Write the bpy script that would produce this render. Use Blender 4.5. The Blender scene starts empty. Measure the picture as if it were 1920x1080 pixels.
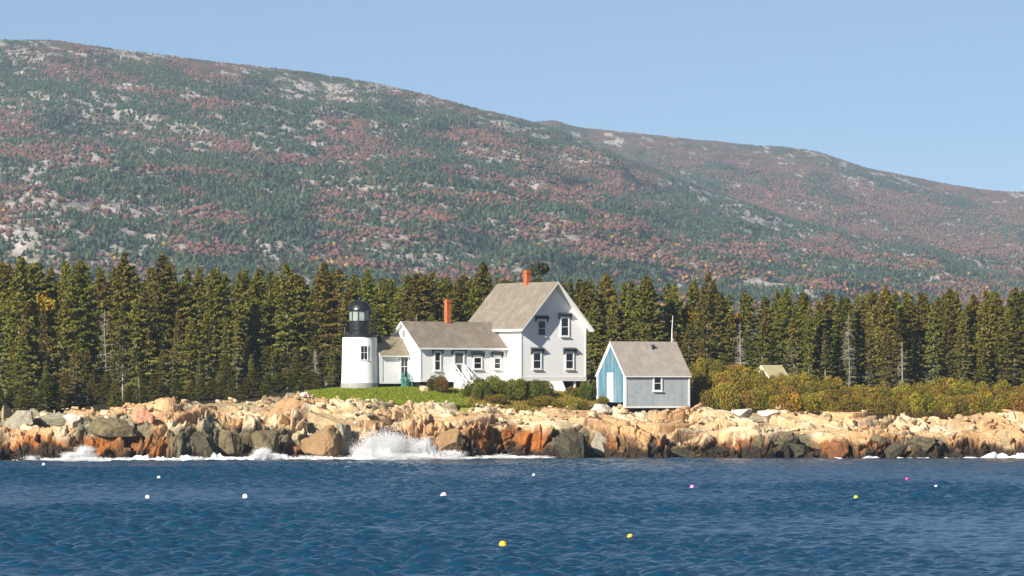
import bpy, math, random
import numpy as np
from mathutils import Vector

S = bpy.context.scene
COL = S.collection
R = math.radians
rng = np.random.default_rng(11)
random.seed(7)

# ------------------------------------------------------------------ camera
FPX = 8000.0                      # focal length in photo pixels (1920 wide)
CAM_Z = 6.0
PITCH = math.atan(191 / FPX)      # sea horizon sits at photo row 731
cam_d = bpy.data.cameras.new('camera')
cam_d.sensor_width = 36
cam_d.lens = FPX / 1920 * 36
cam_d.clip_start = 1
cam_d.clip_end = 20000
cam = bpy.data.objects.new('camera', cam_d)
COL.objects.link(cam)
cam.location = (0, 0, CAM_Z)
cam.rotation_euler = (math.pi / 2 + PITCH, 0, 0)
S.camera = cam

# ------------------------------------------------------------------ world, sun, exposure
SUN = Vector((-2.284, -2.822, 2.06)).normalized()      # towards the sun
w = bpy.data.worlds.new('World')
S.world = w
w.use_nodes = True
nt = w.node_tree
nt.nodes.clear()
sky = nt.nodes.new('ShaderNodeTexSky')
sky.sky_type = 'NISHITA'
sky.sun_disc = False
sky.sun_elevation = math.asin(SUN.z)
sky.sun_rotation = math.atan2(SUN.x, SUN.y)
sky.air_density = 0.5
sky.dust_density = 0.0
sky.ozone_density = 2.9
bg = nt.nodes.new('ShaderNodeBackground')
bg.inputs['Strength'].default_value = 0.048
wo = nt.nodes.new('ShaderNodeOutputWorld')
nt.links.new(sky.outputs[0], bg.inputs[0])
nt.links.new(bg.outputs[0], wo.inputs[0])
sd = bpy.data.lights.new('sun', 'SUN')
sd.energy = 5.0
sd.angle = R(0.5)
sd.color = (1.0, 0.93, 0.82)
so = bpy.data.objects.new('sun', sd)
COL.objects.link(so)
so.rotation_euler = SUN.to_track_quat('Z', 'Y').to_euler()
so.location = (-60, 300, 80)
S.view_settings.view_transform = 'Standard'
S.view_settings.look = 'None'
S.view_settings.exposure = 1.0
S.view_settings.gamma = 1.0
S.cycles.max_bounces = 8
S.cycles.diffuse_bounces = 5
S.cycles.volume_bounces = 0

CP, SP = math.cos(PITCH), math.sin(PITCH)


def P(px, py, Y):
    """Photo pixel to the world point at distance Y."""
    u = (px - 960) / FPX
    v = (540 - py) / FPX
    d = Y / (CP - v * SP)
    return Vector((u * d, Y, CAM_Z + d * (SP + v * CP)))


def pxof(x, Y):
    return 960 + FPX * x / Y


# ------------------------------------------------------------------ helpers
def tag(o, label=None, cat=None, group=None, kind=None):
    if label: o['label'] = label
    if cat: o['category'] = cat
    if group: o['group'] = group
    if kind: o['kind'] = kind
    return o


def empty(name, loc=(0, 0, 0), rz=0.0):
    o = bpy.data.objects.new(name, None)
    o.empty_display_size = 0.3
    o.location = loc
    o.rotation_euler = (0, 0, rz)
    COL.objects.link(o)
    return o


def np_mesh(name, verts, faces, smooth=False):
    """verts (N,3); faces (M,k) int array, k = 3 or 4."""
    me = bpy.data.meshes.new(name)
    verts = np.asarray(verts, np.float32)
    faces = np.asarray(faces, np.int32)
    k = faces.shape[1]
    me.vertices.add(len(verts))
    me.vertices.foreach_set('co', verts.ravel())
    me.loops.add(faces.size)
    me.loops.foreach_set('vertex_index', faces.ravel())
    me.polygons.add(len(faces))
    me.polygons.foreach_set('loop_start', np.arange(0, faces.size, k, dtype=np.int32))
    try:
        me.polygons.foreach_set('loop_total', np.full(len(faces), k, np.int32))
    except Exception:
        pass
    if smooth:
        me.polygons.foreach_set('use_smooth', np.ones(len(faces), bool))
    me.update(calc_edges=True)
    me.validate()
    return me


def set_tint(me, cols):
    a = me.attributes.new('tint', 'FLOAT_COLOR', 'POINT')
    c = np.ones((len(cols), 4), np.float32)
    c[:, :3] = cols
    a.data.foreach_set('color', c.ravel())


def link(name, me, mats, parent=None):
    o = bpy.data.objects.new(name, me)
    COL.objects.link(o)
    for m in (mats if isinstance(mats, (list, tuple)) else [mats]):
        if len(me.materials) < len(mats if isinstance(mats, (list, tuple)) else [mats]):
            me.materials.append(m)
    if parent is not None:
        o.parent = parent
    return o


class MB:
    """collects boxes, prisms, tubes; build() makes one mesh object"""
    def __init__(self):
        self.v = []; self.f = []; self.m = []

    def add(self, vs, fs, mi=0):
        b = len(self.v)
        self.v += [tuple(x) for x in vs]
        for f in fs:
            self.f.append([b + i for i in f]); self.m.append(mi)
        return self

    def box(self, x0, x1, y0, y1, z0, z1, mi=0):
        vs = [(x, y, z) for z in (z0, z1) for y in (y0, y1) for x in (x0, x1)]
        return self.add(vs, [(0, 2, 3, 1), (4, 5, 7, 6), (0, 1, 5, 4), (2, 6, 7, 3), (0, 4, 6, 2), (1, 3, 7, 5)], mi)

    def hexa(self, vs, mi=0):
        """eight corners: bottom ring (4) then top ring (4)"""
        return self.add(vs, [(3, 2, 1, 0), (4, 5, 6, 7), (0, 1, 5, 4), (1, 2, 6, 5), (2, 3, 7, 6), (3, 0, 4, 7)], mi)

    def bar(self, a, b, r, mi=0):
        a = Vector(a); b = Vector(b); d = (b - a).normalized()
        s = d.orthogonal().normalized(); t = d.cross(s)
        vs = []
        for p in (a, b):
            vs += [p + s * r + t * r, p - s * r + t * r, p - s * r - t * r, p + s * r - t * r]
        return self.hexa(vs, mi)

    def lathe(self, prof, n=32, mi=0, cx=0, cy=0, cap=True):
        b = len(self.v)
        for (r, z) in prof:
            for i in range(n):
                a = 2 * math.pi * i / n
                self.v.append((cx + r * math.cos(a), cy + r * math.sin(a), z))
        for k in range(len(prof) - 1):
            for i in range(n):
                j = (i + 1) % n
                self.f.append([b + k * n + i, b + k * n + j, b + (k + 1) * n + j, b + (k + 1) * n + i]); self.m.append(mi)
        if cap:
            self.f.append([b + i for i in range(n)][::-1]); self.m.append(mi)
            e = b + (len(prof) - 1) * n
            self.f.append([e + i for i in range(n)]); self.m.append(mi)
        return self

    def tube(self, pts, radii, n=7, mi=0):
        b = len(self.v)
        pts = [Vector(p) for p in pts]
        for k, p in enumerate(pts):
            d = (pts[min(k + 1, len(pts) - 1)] - pts[max(k - 1, 0)]).normalized()
            ref = Vector((1, 0, 0)) if abs(d.x) < 0.9 else Vector((0, 1, 0))
            s = d.cross(ref).normalized(); t = d.cross(s)
            for i in range(n):
                a = 2 * math.pi * i / n
                self.v.append(tuple(p + (s * math.cos(a) + t * math.sin(a)) * radii[k]))
        for k in range(len(pts) - 1):
            for i in range(n):
                j = (i + 1) % n
                self.f.append([b + k * n + i, b + k * n + j, b + (k + 1) * n + j, b + (k + 1) * n + i]); self.m.append(mi)
        e = b + (len(pts) - 1) * n
        self.f.append([e + i for i in range(n)]); self.m.append(mi)
        return self

    def build(self, name, mats, parent=None, smooth=False, bevel=0.0):
        me = bpy.data.meshes.new(name)
        me.from_pydata(self.v, [], self.f)
        mats = mats if isinstance(mats, (list, tuple)) else [mats]
        for m in mats: me.materials.append(m)
        me.polygons.foreach_set('material_index', self.m)
        import bmesh
        bm = bmesh.new(); bm.from_mesh(me)
        bmesh.ops.recalc_face_normals(bm, faces=bm.faces)
        if bevel:
            bmesh.ops.bevel(bm, geom=bm.edges[:], offset=bevel, segments=1, affect='EDGES')
        bm.to_mesh(me); bm.free()
        if smooth:
            for p in me.polygons: p.use_smooth = True
        o = bpy.data.objects.new(name, me)
        COL.objects.link(o)
        if parent is not None: o.parent = parent
        return o


# numpy noise ---------------------------------------------------------------
def _hash(ix, iy, s=0):
    h = (ix.astype(np.int64) * 374761393 + iy.astype(np.int64) * 668265263 + s * 1442695041) & 0xFFFFFFFF
    h = ((h ^ (h >> 13)) * 1274126177) & 0xFFFFFFFF
    h = ((h ^ (h >> 16)) * 2246822519) & 0xFFFFFFFF
    h = h ^ (h >> 15)
    return (h & 0xFFFFFF).astype(np.float64) / 0xFFFFFF


def vnoise(x, y, s=0):
    ix = np.floor(x); iy = np.floor(y)
    fx = x - ix; fy = y - iy
    fx = fx * fx * fx * (fx * (fx * 6 - 15) + 10); fy = fy * fy * fy * (fy * (fy * 6 - 15) + 10)
    a = _hash(ix, iy, s); b = _hash(ix + 1, iy, s); c = _hash(ix, iy + 1, s); d = _hash(ix + 1, iy + 1, s)
    return (a * (1 - fx) + b * fx) * (1 - fy) + (c * (1 - fx) + d * fx) * fy


def fbm(x, y, s=0, oct=4, gain=0.5):
    t = 0; a = 1; n = 0
    for o in range(oct):
        t = t + a * vnoise(x * 2 ** o + 17.3 * o, y * 2 ** o - 9.1 * o, s + o); n += a; a *= gain
    return t / n          # 0..1


def worley(x, y, s=0):
    """nearest cell: F1, F2, cell offset dx, dy and three cell randoms"""
    ix = np.floor(x); iy = np.floor(y)
    f1 = np.full(x.shape, 9.0); f2 = np.full(x.shape, 9.0)
    dx = np.zeros(x.shape); dy = np.zeros(x.shape); ca = np.zeros(x.shape); cb = np.zeros(x.shape); cc = np.zeros(x.shape)
    for i in (-1, 0, 1):
        for j in (-1, 0, 1):
            gx = ix + i; gy = iy + j
            px = gx + _hash(gx, gy, s); py = gy + _hash(gx, gy, s + 7)
            d = np.hypot(x - px, y - py)
            near = d < f1
            f2 = np.where(near, f1, np.minimum(f2, d))
            f1 = np.where(near, d, f1)
            dx = np.where(near, x - px, dx); dy = np.where(near, y - py, dy)
            ca = np.where(near, _hash(gx, gy, s + 11), ca)
            cb = np.where(near, _hash(gx, gy, s + 12), cb)
            cc = np.where(near, _hash(gx, gy, s + 13), cc)
    return f1, f2, dx, dy, ca, cb, cc


def sstep(a, b, x):
    t = np.clip((x - a) / (b - a), 0, 1)
    return t * t * (3 - 2 * t)


# ------------------------------------------------------------------ materials
def mat(name, color, rough=0.7, spec=0.3, noise=None, bump=None, tint=False, trans=0.0, rand=0.0):
    """noise = (scale, darker factor, lighter factor); bump = (scale, strength, distance)"""
    m = bpy.data.materials.new(name)
    m.use_nodes = True
    n = m.node_tree.nodes; l = m.node_tree.links
    b = n['Principled BSDF']
    b.inputs['Roughness'].default_value = rough
    b.inputs['Specular IOR Level'].default_value = spec
    col = None
    if tint:
        a = n.new('ShaderNodeAttribute'); a.attribute_name = 'tint'; col = a.outputs['Color']
    tc = n.new('ShaderNodeTexCoord')
    if noise:
        t = n.new('ShaderNodeTexNoise'); t.inputs['Scale'].default_value = noise[0]; t.inputs['Detail'].default_value = 5
        t.inputs['Roughness'].default_value = 0.65
        l.new(tc.outputs['Object'], t.inputs['Vector'])
        mr = n.new('ShaderNodeMapRange'); mr.inputs[1].default_value = 0.3; mr.inputs[2].default_value = 0.7
        mr.inputs[3].default_value = noise[1]; mr.inputs[4].default_value = noise[2]
        l.new(t.outputs['Fac'], mr.inputs[0])
        v = n.new('ShaderNodeVectorMath'); v.operation = 'SCALE'
        if col is not None: l.new(col, v.inputs[0])
        else: v.inputs[0].default_value = color[:3]
        l.new(mr.outputs[0], v.inputs['Scale'])
        col = v.outputs[0]
    if rand:
        oi = n.new('ShaderNodeObjectInfo')
        hs = n.new('ShaderNodeHueSaturation')
        m1 = n.new('ShaderNodeMapRange'); m1.inputs[3].default_value = 0.5 - 0.05 * rand; m1.inputs[4].default_value = 0.5 + 0.035 * rand
        m2 = n.new('ShaderNodeMapRange'); m2.inputs[3].default_value = 1 - 0.35 * rand; m2.inputs[4].default_value = 1 + 0.4 * rand
        wn = n.new('ShaderNodeTexWhiteNoise'); wn.noise_dimensions = '1D'
        l.new(oi.outputs['Random'], wn.inputs['W'])
        l.new(oi.outputs['Random'], m1.inputs[0]); l.new(wn.outputs['Value'], m2.inputs[0])
        l.new(m1.outputs[0], hs.inputs['Hue']); l.new(m2.outputs[0], hs.inputs['Value'])
        if col is not None: l.new(col, hs.inputs['Color'])
        else: hs.inputs['Color'].default_value = (*color[:3], 1)
        col = hs.outputs[0]
    if col is not None: l.new(col, b.inputs['Base Color'])
    else: b.inputs['Base Color'].default_value = (*color[:3], 1)
    if bump:
        t2 = n.new('ShaderNodeTexNoise'); t2.inputs['Scale'].default_value = bump[0]; t2.inputs['Detail'].default_value = 6
        l.new(tc.outputs['Object'], t2.inputs['Vector'])
        bp = n.new('ShaderNodeBump'); bp.inputs['Strength'].default_value = bump[1]; bp.inputs['Distance'].default_value = bump[2]
        l.new(t2.outputs['Fac'], bp.inputs['Height']); l.new(bp.outputs[0], b.inputs['Normal'])
    if trans:
        o = n['Material Output']
        tr = n.new('ShaderNodeBsdfTranslucent'); mx = n.new('ShaderNodeMixShader'); mx.inputs[0].default_value = trans
        if col is not None: l.new(col, tr.inputs['Color'])
        else: tr.inputs['Color'].default_value = (*color[:3], 1)
        l.new(b.outputs[0], mx.inputs[1]); l.new(tr.outputs[0], mx.inputs[2]); l.new(mx.outputs[0], o.inputs['Surface'])
    return m


def banded(name, color, axis, period, depth, rough=0.65, noise=(1.2, 0.85, 1.05), streak=None):
    """boards or shingle courses: a saw-tooth bump along one object axis plus weathering"""
    m = mat(name, color, rough, 0.25, noise)
    n = m.node_tree.nodes; l = m.node_tree.links
    b = n['Principled BSDF']
    tc = n.new('ShaderNodeTexCoord')
    wv = n.new('ShaderNodeTexWave'); wv.wave_type = 'BANDS'; wv.bands_direction = axis; wv.wave_profile = 'SAW'
    wv.inputs['Scale'].default_value = (2 * math.pi / 20) / period
    wv.inputs['Distortion'].default_value = 0.0
    l.new(tc.outputs['Object'], wv.inputs['Vector'])
    bp = n.new('ShaderNodeBump'); bp.inputs['Strength'].default_value = 1; bp.inputs['Distance'].default_value = depth
    bp.invert = True      # boards stand out at their lower edge
    l.new(wv.outputs['Fac'], bp.inputs['Height']); l.new(bp.outputs[0], b.inputs['Normal'])
    if streak:
        src = b.inputs['Base Color'].links[0].from_socket
        mp = n.new('ShaderNodeMapping'); mp.inputs['Scale'].default_value = streak[0]
        t = n.new('ShaderNodeTexNoise'); t.inputs['Scale'].default_value = 1; t.inputs['Detail'].default_value = 6
        l.new(tc.outputs['Object'], mp.inputs['Vector']); l.new(mp.outputs[0], t.inputs['Vector'])
        mr = n.new('ShaderNodeMapRange'); mr.inputs[1].default_value = 0.45; mr.inputs[2].default_value = 0.7
        l.new(t.outputs['Fac'], mr.inputs[0])
        mx = n.new('ShaderNodeMix'); mx.data_type = 'RGBA'
        mx.inputs[7].default_value = (*streak[1], 1)
        l.new(src, mx.inputs[6]); l.new(mr.outputs[0], mx.inputs[0])
        l.new(mx.outputs[2], b.inputs['Base Color'])
    return m


M = {}
M['clap'] = banded('white_clapboard', (0.86, 0.855, 0.84), 'Z', 0.13, 0.012, 0.6, (0.8, 0.93, 1.02))
M['white'] = mat('white_paint', (0.82, 0.82, 0.80), 0.5, 0.3, (2.0, 0.93, 1.0))
M['tower'] = mat('white_masonry', (0.82, 0.82, 0.81), 0.6, 0.2, (1.5, 0.92, 1.02), (6, 0.25, 0.03))
M['shingle'] = banded('wood_shingles', (0.205, 0.172, 0.135), 'Z', 0.11, 0.02, 0.85, (3.0, 0.75, 1.15), ((1.1, 1.1, 0.5), (0.255, 0.22, 0.175)))
M['shingle2'] = banded('brown_shingles', (0.25, 0.215, 0.15), 'Z', 0.11, 0.02, 0.85, (3.0, 0.75, 1.15))
M['shingle_dark'] = banded('dark_shingles', (0.035, 0.036, 0.038), 'Z', 0.11, 0.02, 0.85, (3.0, 0.75, 1.15))
M['shedroof'] = banded('grey_shingles', (0.31, 0.27, 0.235), 'Z', 0.12, 0.02, 0.85, (3.5, 0.8, 1.12), ((1.3, 1.3, 0.5), (0.36, 0.315, 0.265)))
M['shedwall'] = banded('weathered_boards', (0.35, 0.40, 0.43), 'Z', 0.12, 0.012, 0.8, (2.5, 0.8, 1.1), ((2.2, 2.2, 0.35), (0.43, 0.44, 0.43)))
M['shedblue'] = banded('blue_boards', (0.075, 0.185, 0.255), 'Y', 0.22, 0.012, 0.7, (2.5, 0.75, 1.1), ((2.0, 2.0, 0.25), (0.18, 0.26, 0.29)))
M['black'] = mat('black_iron', (0.012, 0.013, 0.015), 0.35, 0.5)
M['dark'] = mat('dark_timber_and_shade', (0.02, 0.02, 0.02), 0.9, 0.1)  # buoy spindle timber; also the near-black that paints shade under the floors
M['hood'] = mat('dark_green_paint', (0.05, 0.065, 0.062), 0.6, 0.3)
M['glass'] = mat('window_glass', (0.012, 0.014, 0.016), 0.12, 0.4)
M['curtain'] = mat('window_blind', (0.22, 0.24, 0.22), 0.7, 0.3)
M['brick'] = mat('orange_brick', (0.42, 0.12, 0.042), 0.85, 0.2, (4, 0.75, 1.2), (12, 0.5, 0.03))
M['concrete'] = mat('concrete', (0.32, 0.31, 0.30), 0.9, 0.2, (2, 0.75, 1.15))
M['lantern'] = mat('lantern_glass', (0.25, 0.285, 0.26), 0.12, 0.5, (2.4, 0.75, 1.3))
M['green'] = mat('teal_paint', (0.035, 0.16, 0.13), 0.55, 0.3, (3, 0.85, 1.1))
M['tint_leaf'] = None

# ------------------------------------------------------------------ sea (real wave geometry)
def make_sea():
    dx = 0.2
    N = 1280
    k = 2 * np.pi * np.fft.fftfreq(N, dx)
    KX, KY = np.meshgrid(k, k)               # KX along columns (x), KY along rows (y)
    K = np.hypot(KX, KY); K[0, 0] = 1
    wind = np.array([0.55, 0.83]); wind /= np.hypot(*wind)
    cosf = (KX * wind[0] + KY * wind[1]) / K
    kp = 2 * np.pi / 1.9
    spec = np.exp(-1.2 * (kp / K) ** 2) / K ** 3.1 * (0.25 + 0.75 * cosf ** 2) * np.exp(-(K * 0.10) ** 2)
    spec[0, 0] = 0
    r = np.random.default_rng(5)
    ph = (r.normal(size=(N, N)) + 1j * r.normal(size=(N, N))) * np.sqrt(spec)
    h = np.real(np.fft.ifft2(ph))
    h = h / h.std()
    amp = 0.064
    # choppy sideways displacement
    F = np.fft.fft2(h)
    Dx = np.real(np.fft.ifft2(-1j * KX / K * F)); Dy = np.real(np.fft.ifft2(-1j * KY / K * F))
    x0, x1, y0, y1 = -70.0, 70.0, 126.0, 378.0
    nx = int((x1 - x0) / dx) + 1; ny = int((y1 - y0) / dx) + 1
    xs = x0 + np.arange(nx) * dx; ys = y0 + np.arange(ny) * dx
    X, Y = np.meshgrid(xs, ys)
    ii = np.arange(ny) % N; jj = np.arange(nx) % N
    gust = 0.35 + 1.25 * sstep(0.25, 0.75, fbm(X / 28, Y / 60, 3, 4))
    edge = np.minimum(np.minimum(X - x0, x1 - X) / 6, np.minimum(Y - y0, y1 - Y) / 4).clip(0, 1)
    A = amp * gust * edge
    H = h[np.ix_(ii, jj)]; DX = Dx[np.ix_(ii, jj)]; DY = Dy[np.ix_(ii, jj)]
    V = np.stack([X + 0.8 * A * DX, Y + 0.8 * A * DY, A * H], -1).reshape(-1, 3)
    idx = np.arange(nx * ny).reshape(ny, nx)
    Fq = np.stack([idx[:-1, :-1], idx[:-1, 1:], idx[1:, 1:], idx[1:, :-1]], -1).reshape(-1, 4)
    # the flat sheet that carries on to all sides
    ox0, ox1, oy0, oy1 = -1500.0, 1500.0, -60.0, 1900.0
    e = [(ox0, oy0), (x0, oy0), (x1, oy0), (ox1, oy0), (ox0, y0), (x0, y0), (x1, y0), (ox1, y0),
         (ox0, y1), (x0, y1), (x1, y1), (ox1, y1), (ox0, oy1), (x0, oy1), (x1, oy1), (ox1, oy1)]
    b = len(V)
    V = np.vstack([V, np.array([(a, c, 0.0) for a, c in e])])
    q = []
    for r_ in range(3):
        for c in range(3):
            if r_ == 1 and c == 1: continue
            i = b + r_ * 4 + c
            q.append((i, i + 1, i + 5, i + 4))
    Fq = np.vstack([Fq, np.array(q)])
    me = np_mesh('sea', V, Fq, smooth=True)
    m = bpy.data.materials.new('sea_water'); m.use_nodes = True
    n = m.node_tree.nodes; l = m.node_tree.links; bs = n['Principled BSDF']
    bs.inputs['Base Color'].default_value = (0.003, 0.037, 0.078, 1)
    bs.inputs['Roughness'].default_value = 0.18
    bs.inputs['IOR'].default_value = 1.33
    tc = n.new('ShaderNodeTexCoord'); t = n.new('ShaderNodeTexNoise'); t.inputs['Scale'].default_value = 2.2; t.inputs['Detail'].default_value = 5
    l.new(tc.outputs['Object'], t.inputs['Vector'])
    bp = n.new('ShaderNodeBump'); bp.inputs['Strength'].default_value = 0.5; bp.inputs['Distance'].default_value = 0.12
    l.new(t.outputs['Fac'], bp.inputs['Height']); l.new(bp.outputs[0], bs.inputs['Normal'])
    return tag(link('sea', me, m), kind='structure')


make_sea()

# ------------------------------------------------------------------ island terrain
# top edge of the bare rock, from the photograph: pixel column, row, distance
EDGE = np.array([(-300, 778, 393), (0, 776, 393), (200, 776, 393), (300, 762, 393), (400, 757, 392), (500, 751, 391), (558, 742, 389), (585, 749, 387), (640, 757, 385.5),
                 (760, 758, 385), (870, 758, 386), (960, 766, 386), (1040, 770, 385), (1120, 764, 388), (1160, 766, 391), (1305, 768, 391),
                 (1400, 770, 389), (1560, 777, 390), (1750, 782, 391), (1920, 784, 391), (2300, 786, 391)], float)
EDGE_Z = np.array([P(a, b, c).z for a, b, c in EDGE])
# ground height further back
BACK = np.array([(-300, 4.4), (0, 4.4), (300, 4.9), (520, 5.7), (640, 6.05), (760, 6.15), (900, 5.85), (1040, 5.6), (1110, 5.3), (1180, 4.9), (1300, 4.8), (1500, 4.9), (1920, 5.0), (2300, 5.0)], float)


def shore_y(px):
    return np.interp(px, [-300, 0, 300, 620, 900, 1100, 1500, 2300], [360, 361, 364.5, 369, 373, 376.5, 377, 376]) + 1.1 * np.sin(px / 71.0 + 1) + 0.7 * np.sin(px / 29.0)


def base_h(x, Y):
    """smooth height of the island and the fraction 'bare rock' (1) to 'soil' (0)"""
    px = 960 + FPX * x / Y
    ye = np.interp(px, EDGE[:, 0], EDGE[:, 2]) + 1.6 * (fbm(x / 4, Y / 4, 21, 3) - 0.5)
    ze = np.interp(px, EDGE[:, 0], EDGE_Z)
    zb = np.interp(px, BACK[:, 0], BACK[:, 1])
    ys = shore_y(px)
    steep = np.interp(px, [-300, 0, 150, 560, 650, 800, 1080, 1200, 1400, 2300], [0.5, 0.5, 0.62, 0.62, 0.5, 0.55, 0.6, 0.42, 0.4, 0.36])
    t = (Y - ys) / (ye - ys)
    # steep front face up to 'steep' of the height in the first quarter, then an easy slope
    tt = np.clip(t, 0, 1)
    lo = steep * np.clip(tt / 0.14, 0, 1) ** 0.8
    hi = (1 - steep) * np.clip((tt - 0.14) / 0.86, 0, 1) ** 0.9
    z = ze * (lo + hi)
    z = np.where(t < 0, np.maximum(t * 9.0, -3.5), z)
    back = sstep(0, 10, Y - ye)
    z = np.where(Y > ye, ze + (zb - ze) * back + np.clip(Y - ye - 10, 0, 60) * 0.012, z)
    rock = 1 - sstep(-0.6, 0.6, Y - ye)
    return z, rock, px, t


def rock_disp(x, sl, px, t):
    """fractured granite, laid out along the slope (sl = distance up the profile): upright joints in the sea face, wide slabs above"""
    wx = x + 0.3 * (fbm(x / 2.5, sl / 2.5, 31, 3) - 0.5); ws = sl + 0.3 * (fbm(x / 2.5, sl / 2.5, 41, 3) - 0.5)
    up = sstep(0.12, 0.26, t)

    def layer(sx, sy, seed, hgt, tx, ty, cd, cw, sh=0.0):
        f1, f2, dx, dy, a, b, c = worley((wx + sh * ws) / sx + seed, ws / sy, seed)
        crk = np.clip(1 - (f2 - f1) / cw, 0, 1)
        return (a - 0.5) * hgt + dx * sx * (b - 0.55) * tx * 1.9 + dy * sy * (c - 0.45) * ty * 1.9 - cd * crk, a, crk
    lb, la, lc = layer(3.0, 2.4, 51, 1.25, 0.45, 0.45, 0.9, 0.07, 0.25)
    lm, la2, lc2 = layer(1.05, 1.5, 61, 0.7, 0.6, 0.5, 0.55, 0.10, -0.2)
    ls, la3, lc3 = layer(0.42, 0.55, 66, 0.22, 0.6, 0.5, 0.16, 0.14)
    ub, ua, uc = layer(5.5, 2.8, 52, 0.85, 0.16, 0.20, 0.75, 0.06, 0.5)
    um, ua2, uc2 = layer(2.4, 0.95, 62, 0.52, 0.28, 0.40, 0.5, 0.08, -0.5)
    us, ua3, uc3 = layer(0.85, 0.42, 72, 0.25, 0.4, 0.5, 0.22, 0.12, 0.3)
    rough = sstep(0.38, 0.62, fbm(x / 5, sl / 4, 81, 2))          # some slabs stay smooth
    lo = lb + lm + ls
    hi = ub + um * (0.25 + 0.75 * rough) + us * (0.2 + 0.8 * rough)
    d = lo * (1 - up) + hi * up + 0.04 * (fbm(x / 0.4, sl / 0.3, 91, 2) - 0.5)
    return d, la * (1 - up) + ua * up, la2 * (1 - up) + ua2 * up, np.maximum(lc * (1 - up) + uc * up, 0.7 * (lc2 * (1 - up) + uc2 * up))


CREAM = np.array([0.50, 0.345, 0.185]); PALE = np.array([0.56, 0.44, 0.29]); PEACH = np.array([0.46, 0.265, 0.125])
RUST = np.array([0.29, 0.10, 0.022]); BROWN = np.array([0.16, 0.088, 0.042]); OLIVE = np.array([0.135, 0.125, 0.08]); WET = np.array([0.022, 0.017, 0.012])


def mixc(a, b, f):
    return a * (1 - f[..., None]) + b * f[..., None]


def rock_colour(x, Y, z, px, a, a2, crk, fine=True):
    c = np.broadcast_to(CREAM, x.shape + (3,)).copy()
    c = mixc(c, PALE, sstep(0.45, 0.75, a2))
    c = mixc(c, PEACH, sstep(0.55, 0.8, a) * 0.8)
    n = fbm(x / 5.5, Y / 5.5, 101, 4); n2 = fbm(x / 0.9, Y / 2.2, 111, 4)
    # lichen grey-olive patches
    c = mixc(c, OLIVE * 1.9, sstep(0.60, 0.72, n) * 0.6)
    # the tide-stained zone: rust at the left and the middle, lower on the right
    line = np.interp(px, [-300, 60, 160, 320, 420, 640, 760, 860, 1000, 1130, 1250, 1500, 2300], [1.6, 2.0, 2.3, 2.3, 2.0, 1.9, 1.6, 2.5, 2.6, 2.2, 1.2, 1.25, 1.0])
    stain = sstep(0.6, -0.2, z - line + 2.2 * (n - 0.5) + 1.6 * (n2 - 0.5))
    rust_amt = np.interp(px, [-300, 130, 170, 330, 360, 1500, 2300], [0.45, 0.5, 0.95, 0.95, 0.25, 0.15, 0.3])
    stc = mixc(np.broadcast_to(BROWN, c.shape), RUST, np.clip(rust_amt + 1.6 * (a2 - 0.5) + 1.2 * (n2 - 0.5), 0, 1))
    c = mixc(c, stc, stain)
    # lichen-grey stretches of ledge: above the rust cliff, along the blackish outcrop, at the far left and here and there on the right
    zone = np.zeros(x.shape)
    for (pa, pb, za, zb2) in ((140, 285, 2.0, 3.6), (318, 545, 0.3, 2.7), (-100, 125, 3.0, 4.4), (1035, 1105, 0.4, 2.4), (1440, 1520, 1.0, 2.1), (1690, 1770, 0.8, 1.8)):
        zone = np.maximum(zone, sstep(pa - 14, pa + 10, px) * sstep(pb + 14, pb - 10, px) * sstep(za - 0.35, za + 0.2, z) * sstep(zb2 + 0.35, zb2 - 0.25, z))
    zone = zone * sstep(0.12, 0.42, 0.55 * a2 + 0.45 * n2 + 0.15)
    dk = np.interp(px, [300, 340, 540, 580, 1030, 1060], [1.25, 0.8, 0.8, 1.25, 0.7, 0.7])
    grey = np.where(px < 128, 1.9, dk)[..., None] * OLIVE * (0.75 + 0.5 * a2)[..., None]
    c = mixc(c, grey, zone * 0.92)
    # black wet foot and weed
    wet = sstep(0.5, -0.15, z - np.interp(px, [0, 110, 180, 560, 850, 1080, 1300, 1500, 2300], [1.35, 1.25, 0.45, 0.7, 0.7, 0.75, 0.7, 0.75, 0.5]) + 1.6 * (n2 - 0.5))
    c = mixc(c, WET, wet * 0.95)
    c = c * (0.82 + 0.36 * fbm(x / 0.5, Y / 0.5, 121, 3))[..., None]
    return c


def grid(x0, x1, y0, y1, dx, dy):
    nx = int(round((x1 - x0) / dx)) + 1; ny = int(round((y1 - y0) / dy)) + 1
    X, Y = np.meshgrid(np.linspace(x0, x1, nx), np.linspace(y0, y1, ny))
    idx = np.arange(nx * ny).reshape(ny, nx)
    F = np.stack([idx[:-1, :-1], idx[:-1, 1:], idx[1:, 1:], idx[1:, :-1]], -1).reshape(-1, 4)
    return X, Y, F


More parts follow.
